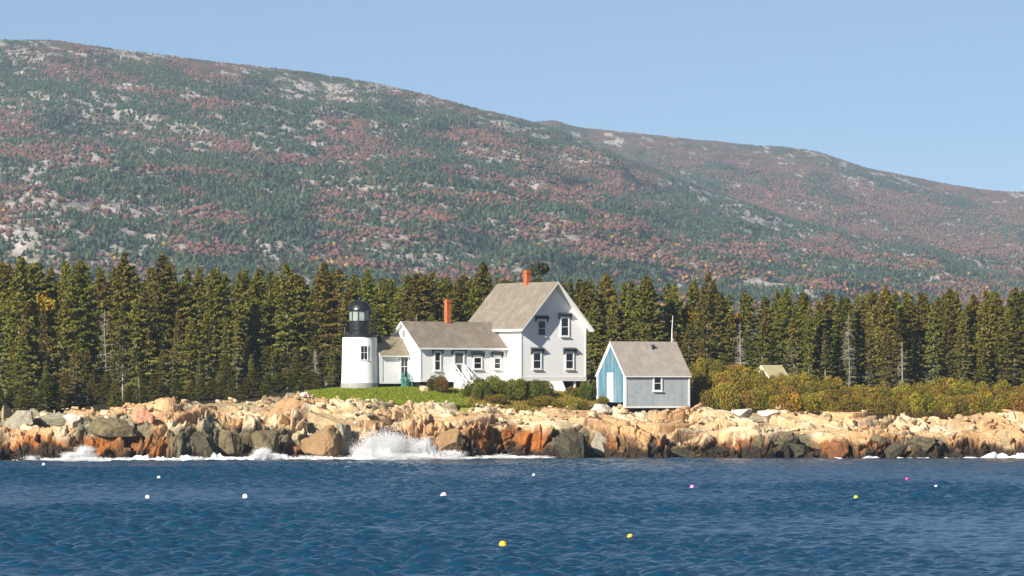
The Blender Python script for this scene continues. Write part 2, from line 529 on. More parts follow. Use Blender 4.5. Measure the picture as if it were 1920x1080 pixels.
M['rock'] = mat('granite', (0, 0, 0), 0.85, 0.2, (2.5, 0.72, 1.18), (8.0, 0.8, 0.07), tint=True)
def make_shore():
    xs = np.linspace(-62, 62, 1500)
    tv = np.concatenate([np.linspace(-0.32, 0, 16, endpoint=False), np.linspace(0, 0.14, 72, endpoint=False), np.linspace(0.14, 1.16, 250)])
    X, T = np.meshgrid(xs, tv)
    px = 960 + FPX * X / 382.0
    ye = np.interp(px, EDGE[:, 0], EDGE[:, 2]); ys = shore_y(px)
    Y = ys + (ye + 1.0 - ys) * T
    z0, rk, pxx, t = base_h(X, Y)
    dY = np.gradient(Y, axis=0); dZ = np.gradient(z0, axis=0)
    ds = np.hypot(dY, dZ) + 1e-6
    sl = np.cumsum(ds, 0)
    d, a, a2, crk = rock_disp(X, sl, pxx, t)
    d = d * sstep(-0.2, 0.0, t) * (0.08 + 0.92 * rk)
    nY, nZ = -dZ / ds, dY / ds
    for _ in range(3):      # soften the bend between face and ledge
        nY[1:-1] = (nY[:-2] + nY[1:-1] * 2 + nY[2:]) / 4; nZ[1:-1] = (nZ[:-2] + nZ[1:-1] * 2 + nZ[2:]) / 4
    Yd = Y + nY * d
    Z = z0 + nZ * d - 0.5 * (1 - rk)
    ny, nx = X.shape
    idx = np.arange(nx * ny).reshape(ny, nx)
    F = np.stack([idx[:-1, :-1], idx[:-1, 1:], idx[1:, 1:], idx[1:, :-1]], -1).reshape(-1, 4)
    me = np_mesh('shore_rock', np.stack([X, Yd, Z], -1).reshape(-1, 3), F)
    set_tint(me, rock_colour(X, sl, Z, pxx, a, a2, crk).reshape(-1, 3))
    tag(link('shore_rock', me, M['rock']), kind='structure')
    # a height table for whatever stands on the rock
    hx = np.arange(-62, 62.01, 0.25); hy = np.arange(350, 397.01, 0.25)
    H = np.full((len(hy), len(hx)), -9.0)
    ix = np.clip(np.round((X + 62) / 0.25).astype(int), 0, len(hx) - 1); iy = np.clip(np.round((Yd - 350) / 0.25).astype(int), 0, len(hy) - 1)
    np.maximum.at(H, (iy.ravel(), ix.ravel()), Z.ravel())
    return H


SHORE = make_shore()


def shore_z(x, y):
    j = int(np.clip(round((x + 62) / 0.25), 0, SHORE.shape[1] - 1)); i = int(np.clip(round((y - 350) / 0.25), 0, SHORE.shape[0] - 1))
    return float(SHORE[max(i - 1, 0):i + 2, j].max())


def ground_z(x, y):
    z, rk, px, t = base_h(np.array([float(x)]), np.array([float(y)]))
    return float(z[0])


LAWN = np.array([0.175, 0.225, 0.02]); DRY = np.array([0.26, 0.20, 0.04]); FLOOR = np.array([0.03, 0.024, 0.014])


def soil_colour(x, Y, px):
    c = np.broadcast_to(FLOOR, x.shape + (3,)).copy()
    n = fbm(x / 3, Y / 3, 131, 4)
    open_ = sstep(545, 580, px) * sstep(1330, 1280, px) * sstep(410, 404, Y)
    c = mixc(c, DRY * 0.8, open_)
    lawn = sstep(560, 590, px) * sstep(910, 850, px) * sstep(402, 398, Y)
    c = mixc(c, LAWN, np.clip(lawn * (0.75 + 0.6 * (n - 0.4)), 0, 1))
    return c


M['soil'] = mat('soil', (0, 0, 0), 0.95, 0.1, (1.5, 0.8, 1.2), (8, 0.6, 0.05), tint=True)
X, Y, F = grid(-75, 75, 378, 540, 0.5, 0.5)
z0, rk, px, t = base_h(X, Y)
Zg = z0 - 0.9 * rk + 0.15 * (fbm(X / 1.5, Y / 1.5, 141, 3) - 0.5)
me = np_mesh('ground', np.stack([X, Y, Zg], -1).reshape(-1, 3), F, smooth=True)
set_tint(me, soil_colour(X, Y, px).reshape(-1, 3))
tag(link('ground', me, M['soil']), kind='structure')

# grass blades ---------------------------------------------------------------
def make_grass():
    n = 90000
    x = rng.uniform(-19, 12, n); y = rng.uniform(383, 401, n)
    z, rk, px, t = base_h(x, y)
    keep = (px > 565 + 18 * (fbm(x, y, 3, 2) - .5)) & (px < 1135) & (rk < 0.75) & (rng.random(n) < np.where(px < 880, 1, 0.5))
    x, y, z, px = x[keep], y[keep], z[keep], px[keep]
    n = len(x)
    lawn = (px < 870 + 60 * (fbm(x / 2, y / 2, 9, 2) - 0.5))
    hgt = np.where(lawn, rng.uniform(0.08, 0.2, n), rng.uniform(0.12, 0.38, n))
    a = rng.uniform(0, 2 * np.pi, n); wd = rng.uniform(0.03, 0.08, n)
    lean = rng.normal(0, 0.08, (n, 2))
    base = np.stack([x, y, z - 0.06], -1)
    s = np.stack([np.cos(a) * wd, np.sin(a) * wd, np.zeros(n)], -1)
    tip = base + np.stack([lean[:, 0], lean[:, 1], hgt + 0.06], -1)
    V = np.stack([base - s, base + s, tip], 1).reshape(-1, 3)
    F = np.arange(3 * n).reshape(-1, 3)
    me = np_mesh('grass', V, F)
    c = np.where(lawn[:, None], LAWN * 1.15, DRY) * rng.uniform(0.7, 1.3, (n, 1))
    brown = rng.random(n) < 0.12
    c[brown] = np.array([0.22, 0.13, 0.05]) * rng.uniform(0.7, 1.2, (brown.sum(), 1))
    set_tint(me, np.repeat(c, 3, 0))
    m = mat('grass_blade', (0, 0, 0), 0.8, 0.1, tint=True, trans=0.25)
    tag(link('grass', me, m), 'bright green lawn running to dry grass in front of the white house', 'grass', kind='stuff')


make_grass()

# ------------------------------------------------------------------ boulders and loose stones
import bmesh


def rock_mesh(name, seed, n=16, flat=0.75, sub=2, rough=0.12, bev=0.03, vert=0.0):
    r = random.Random(seed)
    bm = bmesh.new()
    bmesh.ops.create_cube(bm, size=1.7)
    # split along joint planes: flat facets, sharp arrises
    for i in range(n):
        no = Vector((r.gauss(0, 1), r.gauss(0, 1), r.gauss(0, 0.8))).normalized()
        d_ = r.uniform(0.48, 0.86)
        bmesh.ops.bisect_plane(bm, geom=bm.verts[:] + bm.edges[:] + bm.faces[:], plane_co=no * d_, plane_no=no, clear_outer=True)
        ed = [e for e in bm.edges if e.is_boundary]
        if ed: bmesh.ops.edgeloop_fill(bm, edges=ed)
    for v in bm.verts: v.co.z *= flat
    bmesh.ops.bevel(bm, geom=bm.edges[:], offset=bev, segments=1, affect='EDGES')
    bmesh.ops.triangulate(bm, faces=bm.faces)
    for _ in range(sub):
        bmesh.ops.subdivide_edges(bm, edges=[e for e in bm.edges if e.calc_length() > 0.14], cuts=1)
        bmesh.ops.triangulate(bm, faces=bm.faces)
    co = np.array([v.co for v in bm.verts])
    k = fbm(co[:, 0] * 1.7 + co[:, 2] * 1.1 + seed, co[:, 1] * 1.7 - co[:, 2] * 1.3, seed % 97, 4) - 0.5
    groove = np.exp(-((vnoise(co[:, 0] * 3 + seed, co[:, 1] * 2 + co[:, 2] * 0.4, seed % 83) - 0.5) / 0.06) ** 2)
    k2 = fbm(co[:, 0] * 6 + co[:, 2] * 5 + seed, co[:, 1] * 6 - co[:, 2] * 4, seed % 61, 3) - 0.5
    gv = fbm(co[:, 0] * 5 + seed, co[:, 2] * 0.8 + co[:, 1] * 2, seed % 71, 2) - 0.5
    k = k + 0.45 * k2 + vert * gv
    for v, d, g in zip(bm.verts, k, groove):
        v.co *= 1 + rough * 2 * d - 0.07 * g
    me = bpy.data.meshes.new(name)
    bm.to_mesh(me); bm.free()
    return me


def rock_mat(name, col, alt, low=None, zsplit=0.0):
    m = mat(name, col, 0.88, 0.15, (1.6, 0.72, 1.2), (5.0, 0.8, 0.10))
    n = m.node_tree.nodes; l = m.node_tree.links; b = n['Principled BSDF']
    src = b.inputs['Base Color'].links[0].from_socket
    tc = n.new('ShaderNodeTexCoord')
    t = n.new('ShaderNodeTexNoise'); t.inputs['Scale'].default_value = 1.9; t.inputs['Detail'].default_value = 7; t.inputs['Roughness'].default_value = 0.7
    l.new(tc.outputs['Object'], t.inputs['Vector'])
    mr = n.new('ShaderNodeMapRange'); mr.inputs[1].default_value = 0.46; mr.inputs[2].default_value = 0.6
    l.new(t.outputs['Fac'], mr.inputs[0])
    mx = n.new('ShaderNodeMix'); mx.data_type = 'RGBA'; mx.inputs[7].default_value = (*alt, 1)
    l.new(src, mx.inputs[6]); l.new(mr.outputs[0], mx.inputs[0])
    l.new(mx.outputs[2], b.inputs['Base Color'])
    return m


RM = {
    'olive': rock_mat('lichen_rock', (0.165, 0.130, 0.072), (0.085, 0.070, 0.045)),
    'grey': rock_mat('grey_rock', (0.30, 0.275, 0.21), (0.19, 0.175, 0.125)),
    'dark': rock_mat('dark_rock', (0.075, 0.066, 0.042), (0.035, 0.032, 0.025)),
    'brown': rock_mat('brown_rock', (0.29, 0.175, 0.09), (0.22, 0.155, 0.075)),
    'rust': rock_mat('rust_rock', (0.23, 0.095, 0.035), (0.13, 0.06, 0.03)),
    'cream': rock_mat('cream_rock', (0.52, 0.39, 0.25), (0.42, 0.27, 0.15)),
    'pink': rock_mat('pink_rock', (0.55, 0.30, 0.19), (0.42, 0.17, 0.09)),
    'white': rock_mat('white_rock', (0.60, 0.55, 0.48), (0.48, 0.40, 0.32)),
}
# photo box (x0, x1, y0, y1), colour, label
BOULDERS = [
    (168, 258, 784, 815, 'olive', 'long rounded olive-grey boulder above the rust-orange cliff'),
    (338, 408, 808, 852, 'dark', 'dark olive block at the waterline, left part of the blackish outcrop'),
    (402, 458, 804, 848, 'olive', 'dark olive block in the middle of the blackish outcrop above the surf'),
    (468, 520, 806, 842, 'olive', 'olive-grey block behind the small white splash'),
    (562, 640, 796, 853, 'brown', 'big smooth brown boulder left of the tall splash'),
    (632, 662, 794, 848, 'grey', 'narrow grey-brown slab leaning against the big smooth brown boulder'),
    (118, 152, 776, 797, 'white', 'bright white slab tilted on the ledge at the far left'),
    (244, 290, 762, 790, 'pink', 'pinkish orange split boulder at the edge of the spruces'),
    (4, 70, 769, 797, 'grey', 'lichen grey hump of rock under the leftmost spruces'),
    (58, 128, 775, 798, 'grey', 'low grey hump of rock beside the bright white slab'),
    (818, 872, 802, 842, 'brown', 'brown boulder just right of the tall splash'),
    (1040, 1098, 804, 856, 'dark', 'black boulder at the waterline below the house'),
    (1108, 1142, 808, 846, 'grey', 'grey rounded block near the waterline left of the shed'),
    (1100, 1150, 757, 774, 'white', 'whitish slab on the bank just left of the shed'),
    (1458, 1496, 808, 830, 'olive', 'grey-green block on the cream ledge below the low hedge'),
    (1412, 1436, 816, 836, 'olive', 'small grey-green stone left of the grey-green block'),
    (1632, 1664, 814, 830, 'olive', 'small grey-green stone between two darker blocks at the right shore'),
    (1700, 1764, 818, 842, 'olive', 'flat grey-green boulder low on the right shore'),
    (1245, 1305, 838, 858, 'dark', 'low black rock at the waterline below the shed'),
    (1462, 1530, 830, 856, 'dark', 'low black rock at the waterline under the grey-green block'),
    (1548, 1596, 826, 856, 'rust', 'rust-brown upright rock at the waterline on the right'),
    (1660, 1702, 828, 856, 'dark', 'small black rock at the waterline left of the flat boulder'),
    (1370, 1412, 766, 782, 'white', 'white boulder under the low hedge right of the shed'),
    (1420, 1462, 768, 784, 'white', 'white flat stone at the foot of the hedge'),
    (1160, 1180, 762, 774, 'cream', 'cream stone propping the near corner of the shed'),
    (562, 582, 734, 745, 'white', 'small white stone at the left tip of the lawn'),
    (786, 804, 723, 735, 'cream', 'cream stone lying at the lawn edge beside the entry door'),
]


def place_boulder(i, b):
    x0, x1, y0, y1, mt, label = b
    cx = (x0 + x1) / 2
    # the foot of the box: first spot where the rock slope shows on that row
    yy = 400.0
    for yv in np.arange(352, 403, 0.25):
        p = P(cx, y1, yv)
        z = shore_z(p.x, yv) if yv < 391 else ground_z(p.x, yv)
        if y1 >= 855: z = max(z, 0.0)
        if z >= p.z:
            yy = yv; break
    sc = yy / FPX
    w_, h_ = (x1 - x0) * sc, (y1 - y0) * sc
    foot = P(cx, y1, yy)
    me = rock_mesh('boulder', 100 + i, n=15, flat=1.0, sub=3, rough=0.07, bev=0.02, vert=0.6)
    co = np.array([v.co for v in me.vertices])
    ca_, sa_ = math.cos(0.35 * math.sin(i * 2.3)), math.sin(0.35 * math.sin(i * 2.3))
    co = co @ np.array([[ca_, 0, sa_], [0, 1, 0], [-sa_, 0, ca_]])
    lo, hi = co.min(0), co.max(0)
    dep = max(w_ * 0.7, h_ * 0.9)
    co = (co - (lo + hi) / 2) / (hi - lo) * np.array([w_, dep, h_ * 1.35])
    me.vertices.foreach_set('co', co.astype(np.float32).ravel()); me.update()
    me.materials.append(RM[mt])
    o = bpy.data.objects.new('boulder', me); COL.objects.link(o)
    o.location = (foot.x, yy + dep * 0.30, foot.z + h_ * 0.325)
    o.rotation_euler = (0, 0, random.uniform(-0.25, 0.25))
    tag(o, label, 'boulder', 'boulders along the shore')


for i, b in enumerate(BOULDERS): place_boulder(i, b)


def make_rubble():
    protos = []
    for k in range(8):
        m_ = rock_mesh('tmp', 300 + k, n=10, flat=0.8, sub=0, rough=0.06, bev=0.015)
        m_.calc_loop_triangles()
        co = np.array([v.co for v in m_.vertices]); tr = np.array([t.vertices for t in m_.loop_triangles])
        protos.append((co, tr)); bpy.data.meshes.remove(m_)
    V, Fs, C = [], [], []; nb = 0
    for _ in range(4600):
        x = rng.uniform(-58, 58); y = rng.uniform(366, 391)
        z, rk, px, t = base_h(np.array([x]), np.array([y]))
        if rk[0] < 0.3 or t[0] < 0.25: continue
        dens = 0.25 + 0.75 * sstep(0.45, 0.6, fbm(np.array([x / 5]), np.array([y / 4]), 151, 2))[0]
        if t[0] > 0.8 and 560 < px[0] < 1100: dens = 1
        if px[0] > 1300: dens = max(dens, 0.7)
        if rng.random() > dens * 0.5: continue
        s = float(np.clip(rng.lognormal(-2.0, 0.55), 0.06, 0.45))
        co, tr = protos[rng.integers(8)]
        a = rng.uniform(0, 6.28, 3); ca, sa = math.cos(a[0]), math.sin(a[0]); cb, sb = math.cos(0.5 * math.sin(a[1])), math.sin(0.5 * math.sin(a[1]))
        Rm = np.array([[ca, -sa, 0], [sa, ca, 0], [0, 0, 1]]) @ np.array([[1, 0, 0], [0, cb, -sb], [0, sb, cb]])
        v = co * s * np.array([rng.uniform(0.8, 1.6), 1, rng.uniform(0.6, 1)]) @ Rm.T
        v = v + np.array([x, y, shore_z(x, y) + 0.35 * s])
        V.append(v); Fs.append(tr + nb); nb += len(v)
        r_ = rng.random()
        zc = v[:, 2].mean()
        if zc < 1.6 and r_ < 0.6: c = RUST * 0.9 if rng.random() < 0.5 else BROWN
        else: c = PALE * 1.05 if r_ < 0.4 else CREAM if r_ < 0.75 else PEACH if r_ < 0.92 else OLIVE * 1.6
        C.append(np.repeat((c * rng.uniform(0.8, 1.15))[None], len(v), 0))
    me = np_mesh('loose_stones', np.vstack(V), np.vstack(Fs))
    set_tint(me, np.vstack(C))
    tag(link('loose_stones', me, M['rock']), 'cream and rust loose stones strewn over the granite ledge', 'stones', kind='stuff')


make_rubble()

# ------------------------------------------------------------------ surf
M['foam'] = mat('foam', (0.94, 0.95, 0.96), 0.9, 0.05)


def splash_core(blobs, name, label):
    """the dense white body of a breaking wave: lumpy mounds"""
    V, Fs = [], []; nb = 0
    for i, (px, py, Yd, wd, hg, sh, lean) in enumerate(blobs):
        f = P(px, py, Yd)
        nu, nv = 72, 40
        th, ph = np.meshgrid(np.linspace(0, 2 * np.pi, nu, endpoint=False), np.linspace(0, np.pi / 2, nv))
        ux, uy, uz = np.cos(th) * np.cos(ph), np.sin(th) * np.cos(ph), np.sin(ph)
        lump = fbm(ux * 2.2 + i * 7 + uz, uz * 2.6 + uy * 1.5, 400 + i, 5)
        rr = 0.55 + 0.75 * lump
        jag = fbm(ux * 5 + 3 * i, uy * 5, 430 + i, 3)
        x = f.x + ux * rr * wd * 0.46 + lean * uz * hg * 0.6
        y = Yd + 0.2 + uy * rr * 0.9
        z = f.z - 0.1 + uz * hg * (0.25 + 0.6 * jag) * rr * 0.95
        V.append(np.stack([x, y, z], -1).reshape(-1, 3))
        idx = np.arange(nu * nv).reshape(nv, nu) + nb
        a = idx[:-1]; b = idx[1:]
        Fs.append(np.stack([a, np.roll(a, -1, 1), np.roll(b, -1, 1), b], -1).reshape(-1, 4)); nb += nu * nv
    me = np_mesh(name, np.vstack(V), np.vstack(Fs))
    tag(link(name, me, mat('white_water', (0.93, 0.94, 0.95), 0.95, 0.05, (3.0, 0.9, 1.03), (7, 1.0, 0.15))), label, 'splash', kind='stuff')


def make_spray(name, label, blobs, n, size=(0.012, 0.04)):
    """droplets and shreds of white water thrown up in a few plumes: (px, row of the foot, Y, width, height, count share, lean)"""
    V = []
    tot = sum(b[5] for b in blobs)
    for (px, py, Yd, wd, hg, sh, lean) in blobs:
        k = int(1.6 * n * sh / tot)
        f = P(px, py, Yd)
        # jets: each throws drops along an arc
        nj = max(6, int(wd * 5))
        jx = rng.normal(0, 0.33, nj).clip(-1, 1); jh = (1 - 0.75 * jx ** 2) * rng.uniform(0.35, 1.0, nj)
        j = rng.integers(0, nj, k)
        tt = rng.beta(1.15, 1.7, k)
        zz = hg * jh[j] * tt
        spread = 0.05 + 0.16 * tt
        xx = wd * 0.5 * (jx[j] + rng.normal(0, 1, k) * spread * 1.3) + lean * zz
        yy = rng.normal(0, 0.35 + 0.3 * tt, k)
        zz = zz + rng.normal(0, 0.16, k) * hg * 0.4
        V.append(np.stack([f.x + xx, Yd + yy, np.maximum(f.z + zz, -0.05)], -1))
    c = np.vstack(V); k = len(c)
    s = rng.uniform(size[0], size[1], (k, 1, 1)) * np.where(rng.random((k, 1, 1)) < 0.06, 2.2, 1)
    tet = rng.normal(0, 1, (k, 4, 3)); tet /= np.linalg.norm(tet, axis=2, keepdims=True)
    P4 = (c[:, None, :] + tet * s).reshape(-1, 3)
    b = np.arange(k)[:, None, None] * 4
    F = (b + np.array([(0, 1, 2), (0, 3, 1), (1, 3, 2), (0, 2, 3)])[None]).reshape(-1, 3)
    me = np_mesh(name, P4, F)
    tag(link(name, me, M['foam']), label, 'splash', kind='stuff')


make_spray('wave_splash', 'tall white wave splash bursting against the rocks below the lawn',
           [(715, 859, 368.0, 4.4, 2.9, 4, 0.1), (735, 859, 367.6, 3.2, 2.6, 3, 0.15), (765, 859, 368.4, 2.8, 2.0, 2, 0.2), (795, 859, 368.8, 2.2, 2.2, 1.6, 0.1),
            (830, 859, 369.5, 3.4, 0.9, 1.2, 0.3), (690, 860, 367.4, 3.2, 1.1, 1.2, -0.2), (750, 860, 367.2, 9.0, 0.55, 2, 0)], 150000)
splash_core([(715, 859, 368.0, 4.4, 2.9, 4, 0.1), (735, 859, 367.6, 3.2, 2.6, 3, 0.15), (765, 859, 368.4, 2.8, 2.0, 2, 0.2), (795, 859, 368.8, 2.2, 2.2, 1.6, 0.1),
            (830, 859, 369.5, 3.4, 0.9, 1.2, 0.3), (690, 860, 367.4, 3.2, 1.1, 1.2, -0.2), (750, 860, 367.2, 9.0, 0.55, 2, 0)], 'white_water', 'dense white body of the tall white splash')
make_spray('wave_splash', 'low white splash filling the gap left of the rust-orange cliff',
           [(160, 865, 360, 2.2, 1.4, 2, 0), (132, 865, 359.6, 2.0, 1.0, 1.2, 0), (150, 866, 359.0, 4.2, 0.5, 1.5, 0)], 45000)
splash_core([(160, 865, 360, 2.2, 1.4, 2, 0), (132, 865, 359.6, 2.0, 1.0, 1.2, 0), (150, 866, 359.0, 4.2, 0.5, 1.5, 0)], 'white_water', 'dense white body of the low white splash')
make_spray('wave_splash', 'small white splash in front of the dark olive outcrop',
           [(488, 863, 364.6, 1.8, 1.4, 1.5, 0.2), (510, 863, 365.0, 2.2, 0.7, 1, 0.3)], 22000)
splash_core([(488, 863, 364.6, 1.8, 1.4, 1.5, 0.2), (510, 863, 365.0, 2.2, 0.7, 1, 0.3)], 'white_water', 'dense white body of the small white splash')



def make_foam_line():
    """churned white water lying along the foot of the rocks: lumpy ribbons"""
    runs = [(-60, 120, 0.30, 0.9), (95, 345, 0.42, 1.3), (325, 440, 0.45, 1.3), (420, 640, 0.5, 1.4), (610, 910, 0.5, 1.7), (880, 1060, 0.32, 0.9),
            (1225, 1300, 0.10, 0.4), (1560, 1650, 0.25, 0.6), (1680, 1745, 0.3, 0.7), (1765, 1990, 0.34, 0.9)]
    V, Fs = [], []; nb = 0
    for (a, b, hh, dd) in runs:
        n = int((b - a) * 0.046 / 0.07); m = 14
        u = np.linspace(0, 1, n); v = np.linspace(-1, 1, m)
        U, Vv = np.meshgrid(u, v)
        px = a + (b - a) * U
        Yl = shore_y(px) - 1.0 + 1.0 * (fbm(px / 40, px * 0, 161, 3) - 0.5) + Vv * dd * (0.5 + fbm(px / 25, Vv, 171, 2))
        x = (px - 960) / FPX * Yl
        env = np.sin(np.pi * np.clip(U, 0, 1)) ** 0.35 * (1 - Vv ** 2) ** 0.6
        lump = fbm(x / 0.5, Yl / 0.4, 181, 4) ** 1.5 * 1.9
        patch = sstep(0.25, 0.7, fbm(px / 38, px * 0 + 5, 191, 3)); env = env * (0.55 + 0.45 * patch); lump = lump * (0.35 + 0.9 * patch)
        Z = -0.13 + env * (0.12 + hh * lump)
        V.append(np.stack([x, Yl, Z], -1).reshape(-1, 3))
        idx = np.arange(n * m).reshape(m, n) + nb
        Fs.append(np.stack([idx[:-1, :-1], idx[:-1, 1:], idx[1:, 1:], idx[1:, :-1]], -1).reshape(-1, 4)); nb += n * m
    me = np_mesh('surf_foam', np.vstack(V), np.vstack(Fs))
    tag(link('surf_foam', me, mat('surf_white', (0.84, 0.87, 0.89), 0.9, 0.1, (2.5, 0.8, 1.05), (9, 0.8, 0.08))), 'white surf foam along the foot of the rocks', 'foam', kind='stuff')

make_spray('surf_spray', 'fine white spray and run-off along the foot of the left and middle rocks',
           [(p, 731 + FPX * 6.0 / (float(shore_y(p)) - 1.3), float(shore_y(p)) - 1.3, 2.6, 0.22 + 0.38 * random.random() ** 2, 1, 0) for p in range(60, 1040, 34)], 60000)


make_foam_line()

# ------------------------------------------------------------------ buildings
def gable_roof(name, parent, mats, w0, w1, l0, l1, ze, zr, axis, oe, orr, th):
    """inverted V slab. axis 'y': ridge along y, slope across x (w = x range, l = y range)"""
    mid = (w0 + w1) / 2
    sl = (zr - ze) / (mid - w0)
    el = ze - sl * oe
    prof = [(w0 - oe, el), (mid, zr), (w1 + oe, el)]
    mb = MB()
    def pt(wv, lv, z): return (wv, lv, z) if axis == 'y' else (lv, wv, z)
    a, b = l0 - orr[0], l1 + orr[1]
    for s in (0, 1):
        (p, q) = (prof[0], prof[1]) if s == 0 else (prof[2], prof[1])
        A0, A1 = pt(p[0], a, p[1]), pt(p[0], b, p[1]); B0, B1 = pt(q[0], a, q[1]), pt(q[0], b, q[1])
        up = lambda c: (c[0], c[1], c[2] + th)
        vs = [A0, B0, B1, A1, up(A0), up(B0), up(B1), up(A1)]
        mb.add(vs, [(4, 5, 6, 7)], 0)
        mb.add(vs, [(0, 3, 2, 1), (0, 1, 5, 4), (3, 7, 6, 2), (0, 4, 7, 3)], 1)
    return mb.build(name, mats, parent)


def gable_wall(name, parent, m, w0, w1, l0, l1, zb, ze, zr, axis, drop=0.01):
    mid = (w0 + w1) / 2
    prof = [(w0, zb), (w1, zb), (w1, ze - drop), (mid, zr - drop), (w0, ze - drop)]
    mb = MB()
    def pt(wv, lv, z): return (wv, lv, z) if axis == 'y' else (lv, wv, z)
    vs = [pt(a, l0, z) for a, z in prof] + [pt(a, l1, z) for a, z in prof]
    fs = [(0, 1, 2, 3, 4), (9, 8, 7, 6, 5)] + [(i, (i + 1) % 5, (i + 1) % 5 + 5, i + 5) for i in range(5)]
    mb.add(vs, fs)
    return mb.build(name, m, parent)


def window(parent, u0, u1, z0, z1, face, v, pane=None, cross=(0, 1), cas=0.12, name='window', frame=None):
    """face 'y': wall plane y=v looking to -y; face 'x': wall plane x=v looking to -x"""
    frame = frame or M['white']
    pane = pane or M['glass']
    mb = MB()
    def bx(mb_, a, b, c, d, p0, p1):
        if face == 'y': mb_.box(a, b, v - p1, v - p0, c, d)
        else: mb_.box(v - p1, v - p0, a, b, c, d)
    bx(mb, u0 - cas, u0, z0 - cas, z1 + cas, 0.004, 0.07); bx(mb, u1, u1 + cas, z0 - cas, z1 + cas, 0.004, 0.07)
    bx(mb, u0, u1, z1, z1 + cas, 0.004, 0.07); bx(mb, u0, u1, z0 - cas, z0, 0.004, 0.07)
    bx(mb, u0 - cas - 0.06, u1 + cas + 0.06, z0 - cas - 0.07, z0 - cas - 0.002, 0.004, 0.13)      # sill
    zm = (z0 + z1) / 2
    if cross[1]: bx(mb, u0 + 0.001, u1 - 0.001, zm - 0.03, zm + 0.03, 0.02, 0.05)
    if cross[0]:
        um = (u0 + u1) / 2
        bx(mb, um - 0.012, um + 0.012, z0 + 0.001, zm - 0.032, 0.02, 0.042); bx(mb, um - 0.012, um + 0.012, zm + 0.032, z1 - 0.001, 0.02, 0.042)
    o = mb.build(name, frame, parent)
    g = MB(); bx(g, u0 + 0.002, u1 - 0.002, z0 + 0.002, z1 - 0.002, 0.003, 0.018)
    g.build('pane', pane, o)
    return o


def hood(parent, u0, u1, z, v, out=0.24, drop=0.5):
    """bracketed wooden hood over an opening in a wall plane y=v"""
    mb = MB()
    mb.hexa([(u0, v - out, z - 0.06), (u1, v - out, z - 0.06), (u1, v - 0.004, z - 0.06), (u0, v - 0.004, z - 0.06),
             (u0, v - out, z), (u1, v - out, z), (u1, v - 0.004, z + 0.13), (u0, v - 0.004, z + 0.13)])
    for a in (u0 + 0.02, u1 - 0.12):
        mb.hexa([(a, v - 0.07, z - drop), (a + 0.1, v - 0.07, z - drop), (a + 0.1, v - 0.004, z - drop), (a, v - 0.004, z - drop),
                 (a, v - out + 0.03, z - 0.062), (a + 0.1, v - out + 0.03, z - 0.062), (a + 0.1, v - 0.004, z - 0.062), (a, v - 0.004, z - 0.062)])
    mb.box(u0 + 0.13, u1 - 0.13, v - 0.05, v - 0.004, z - 0.2, z - 0.063)
    return mb.build('window_hood', M['hood'], parent)


def chimney(parent, u, v, z0, z1, s):
    mb = MB()
    mb.box(u - s / 2, u + s / 2, v - s / 2, v + s / 2, z0, z1 - 0.28)
    mb.box(u - s / 2 - 0.05, u + s / 2 + 0.05, v - s / 2 - 0.05, v + s / 2 + 0.05, z1 - 0.28, z1 - 0.12)
    mb.box(u - s / 2, u + s / 2, v - s / 2, v + s / 2, z1 - 0.12, z1)
    mb.box(u - s / 2 + 0.08, u + s / 2 - 0.08, v - s / 2 + 0.08, v + s / 2 - 0.08, z1, z1 + 0.03)
    return mb.build('chimney', M['brick'], parent)


TH = R(35)
c0 = P(977, 712, 400)
HOUSE = empty('keepers_house', (c0.x, c0.y, 0), TH)
tag(HOUSE, 'white clapboard house with tall gabled main block, lower wing and orange brick chimneys', 'house')


def hz(py, Yd=400): return P(960, py, Yd).z


W, L = 7.5, 8.9
zb, ze, zr = hz(712), hz(612), 16.0
# main block
gable_wall('wall', HOUSE, M['clap'], 0, W, 0, L, zb, ze, zr, 'y')
gable_roof('roof', HOUSE, [M['shingle'], M['white']], 0, W, 0, L, ze, zr, 'y', 0.42, (0.78, 0.4), 0.2)
mb = MB()
for a in (0, W):
    s = -1 if a == 0 else 1
    mb.box(a - 0.11 if s > 0 else a - 0.03, a + 0.03 if s > 0 else a + 0.11, -0.035, -0.004, zb + 0.3, ze - 0.1)
mb.box(-0.035, -0.004, -0.03, 0.12, zb + 0.3, ze - 0.1)
mb.box(-0.04, W + 0.04, -0.045, -0.004, zb - 0.12, zb + 0.29)
mb.box(-0.045, -0.004, 0.0, 2.3, zb - 0.12, zb + 0.29)
mb.box(-0.06, -0.004, 0.0, L, ze - 0.42, ze - 0.12)
mb.build('corner_trim', M['white'], HOUSE)
gz = 5.2
mb = MB(); mb.box(0.8, W - 0.3, 0.9, L - 0.2, gz - 0.6, zb - 0.002); mb.box(0.02, 0.8, 0.3, L - 0.2, gz - 0.6, zb - 0.002); mb.build('crawl_shade', M['dark'], HOUSE)  # near-black boxes: shade of the open crawl space put into the colour
for (a, b) in ((W - 0.2, 0.2), (W - 0.2, 4.5), (W * 0.84, 0.18)):
    MB().box(a - 0.1, a + 0.1, b - 0.1, b + 0.1, gz - 0.6, zb - 0.003).build('foundation_post', M['white'], HOUSE)
k = 0.0611
def uu(p): return (p - 977) * k
for (a, b, y0, y1) in ((1009, 1022, 602, 628), (1053, 1066, 596, 628), (1000.5, 1013.5, 662, 690), (1062, 1075, 662, 690)):
    z0_, z1_ = hz(y1), hz(y0)
    window(HOUSE, uu(a), uu(b), z0_, z1_, 'y', 0.0)
    hood(HOUSE, uu(a) - 0.36, uu(b) + 0.36, z1_ + 0.42, 0.0)
for a in (2.2, 0.9):
    pass
chimney(HOUSE, 3.75, 4.3, 15.6, 17.35, 0.52)
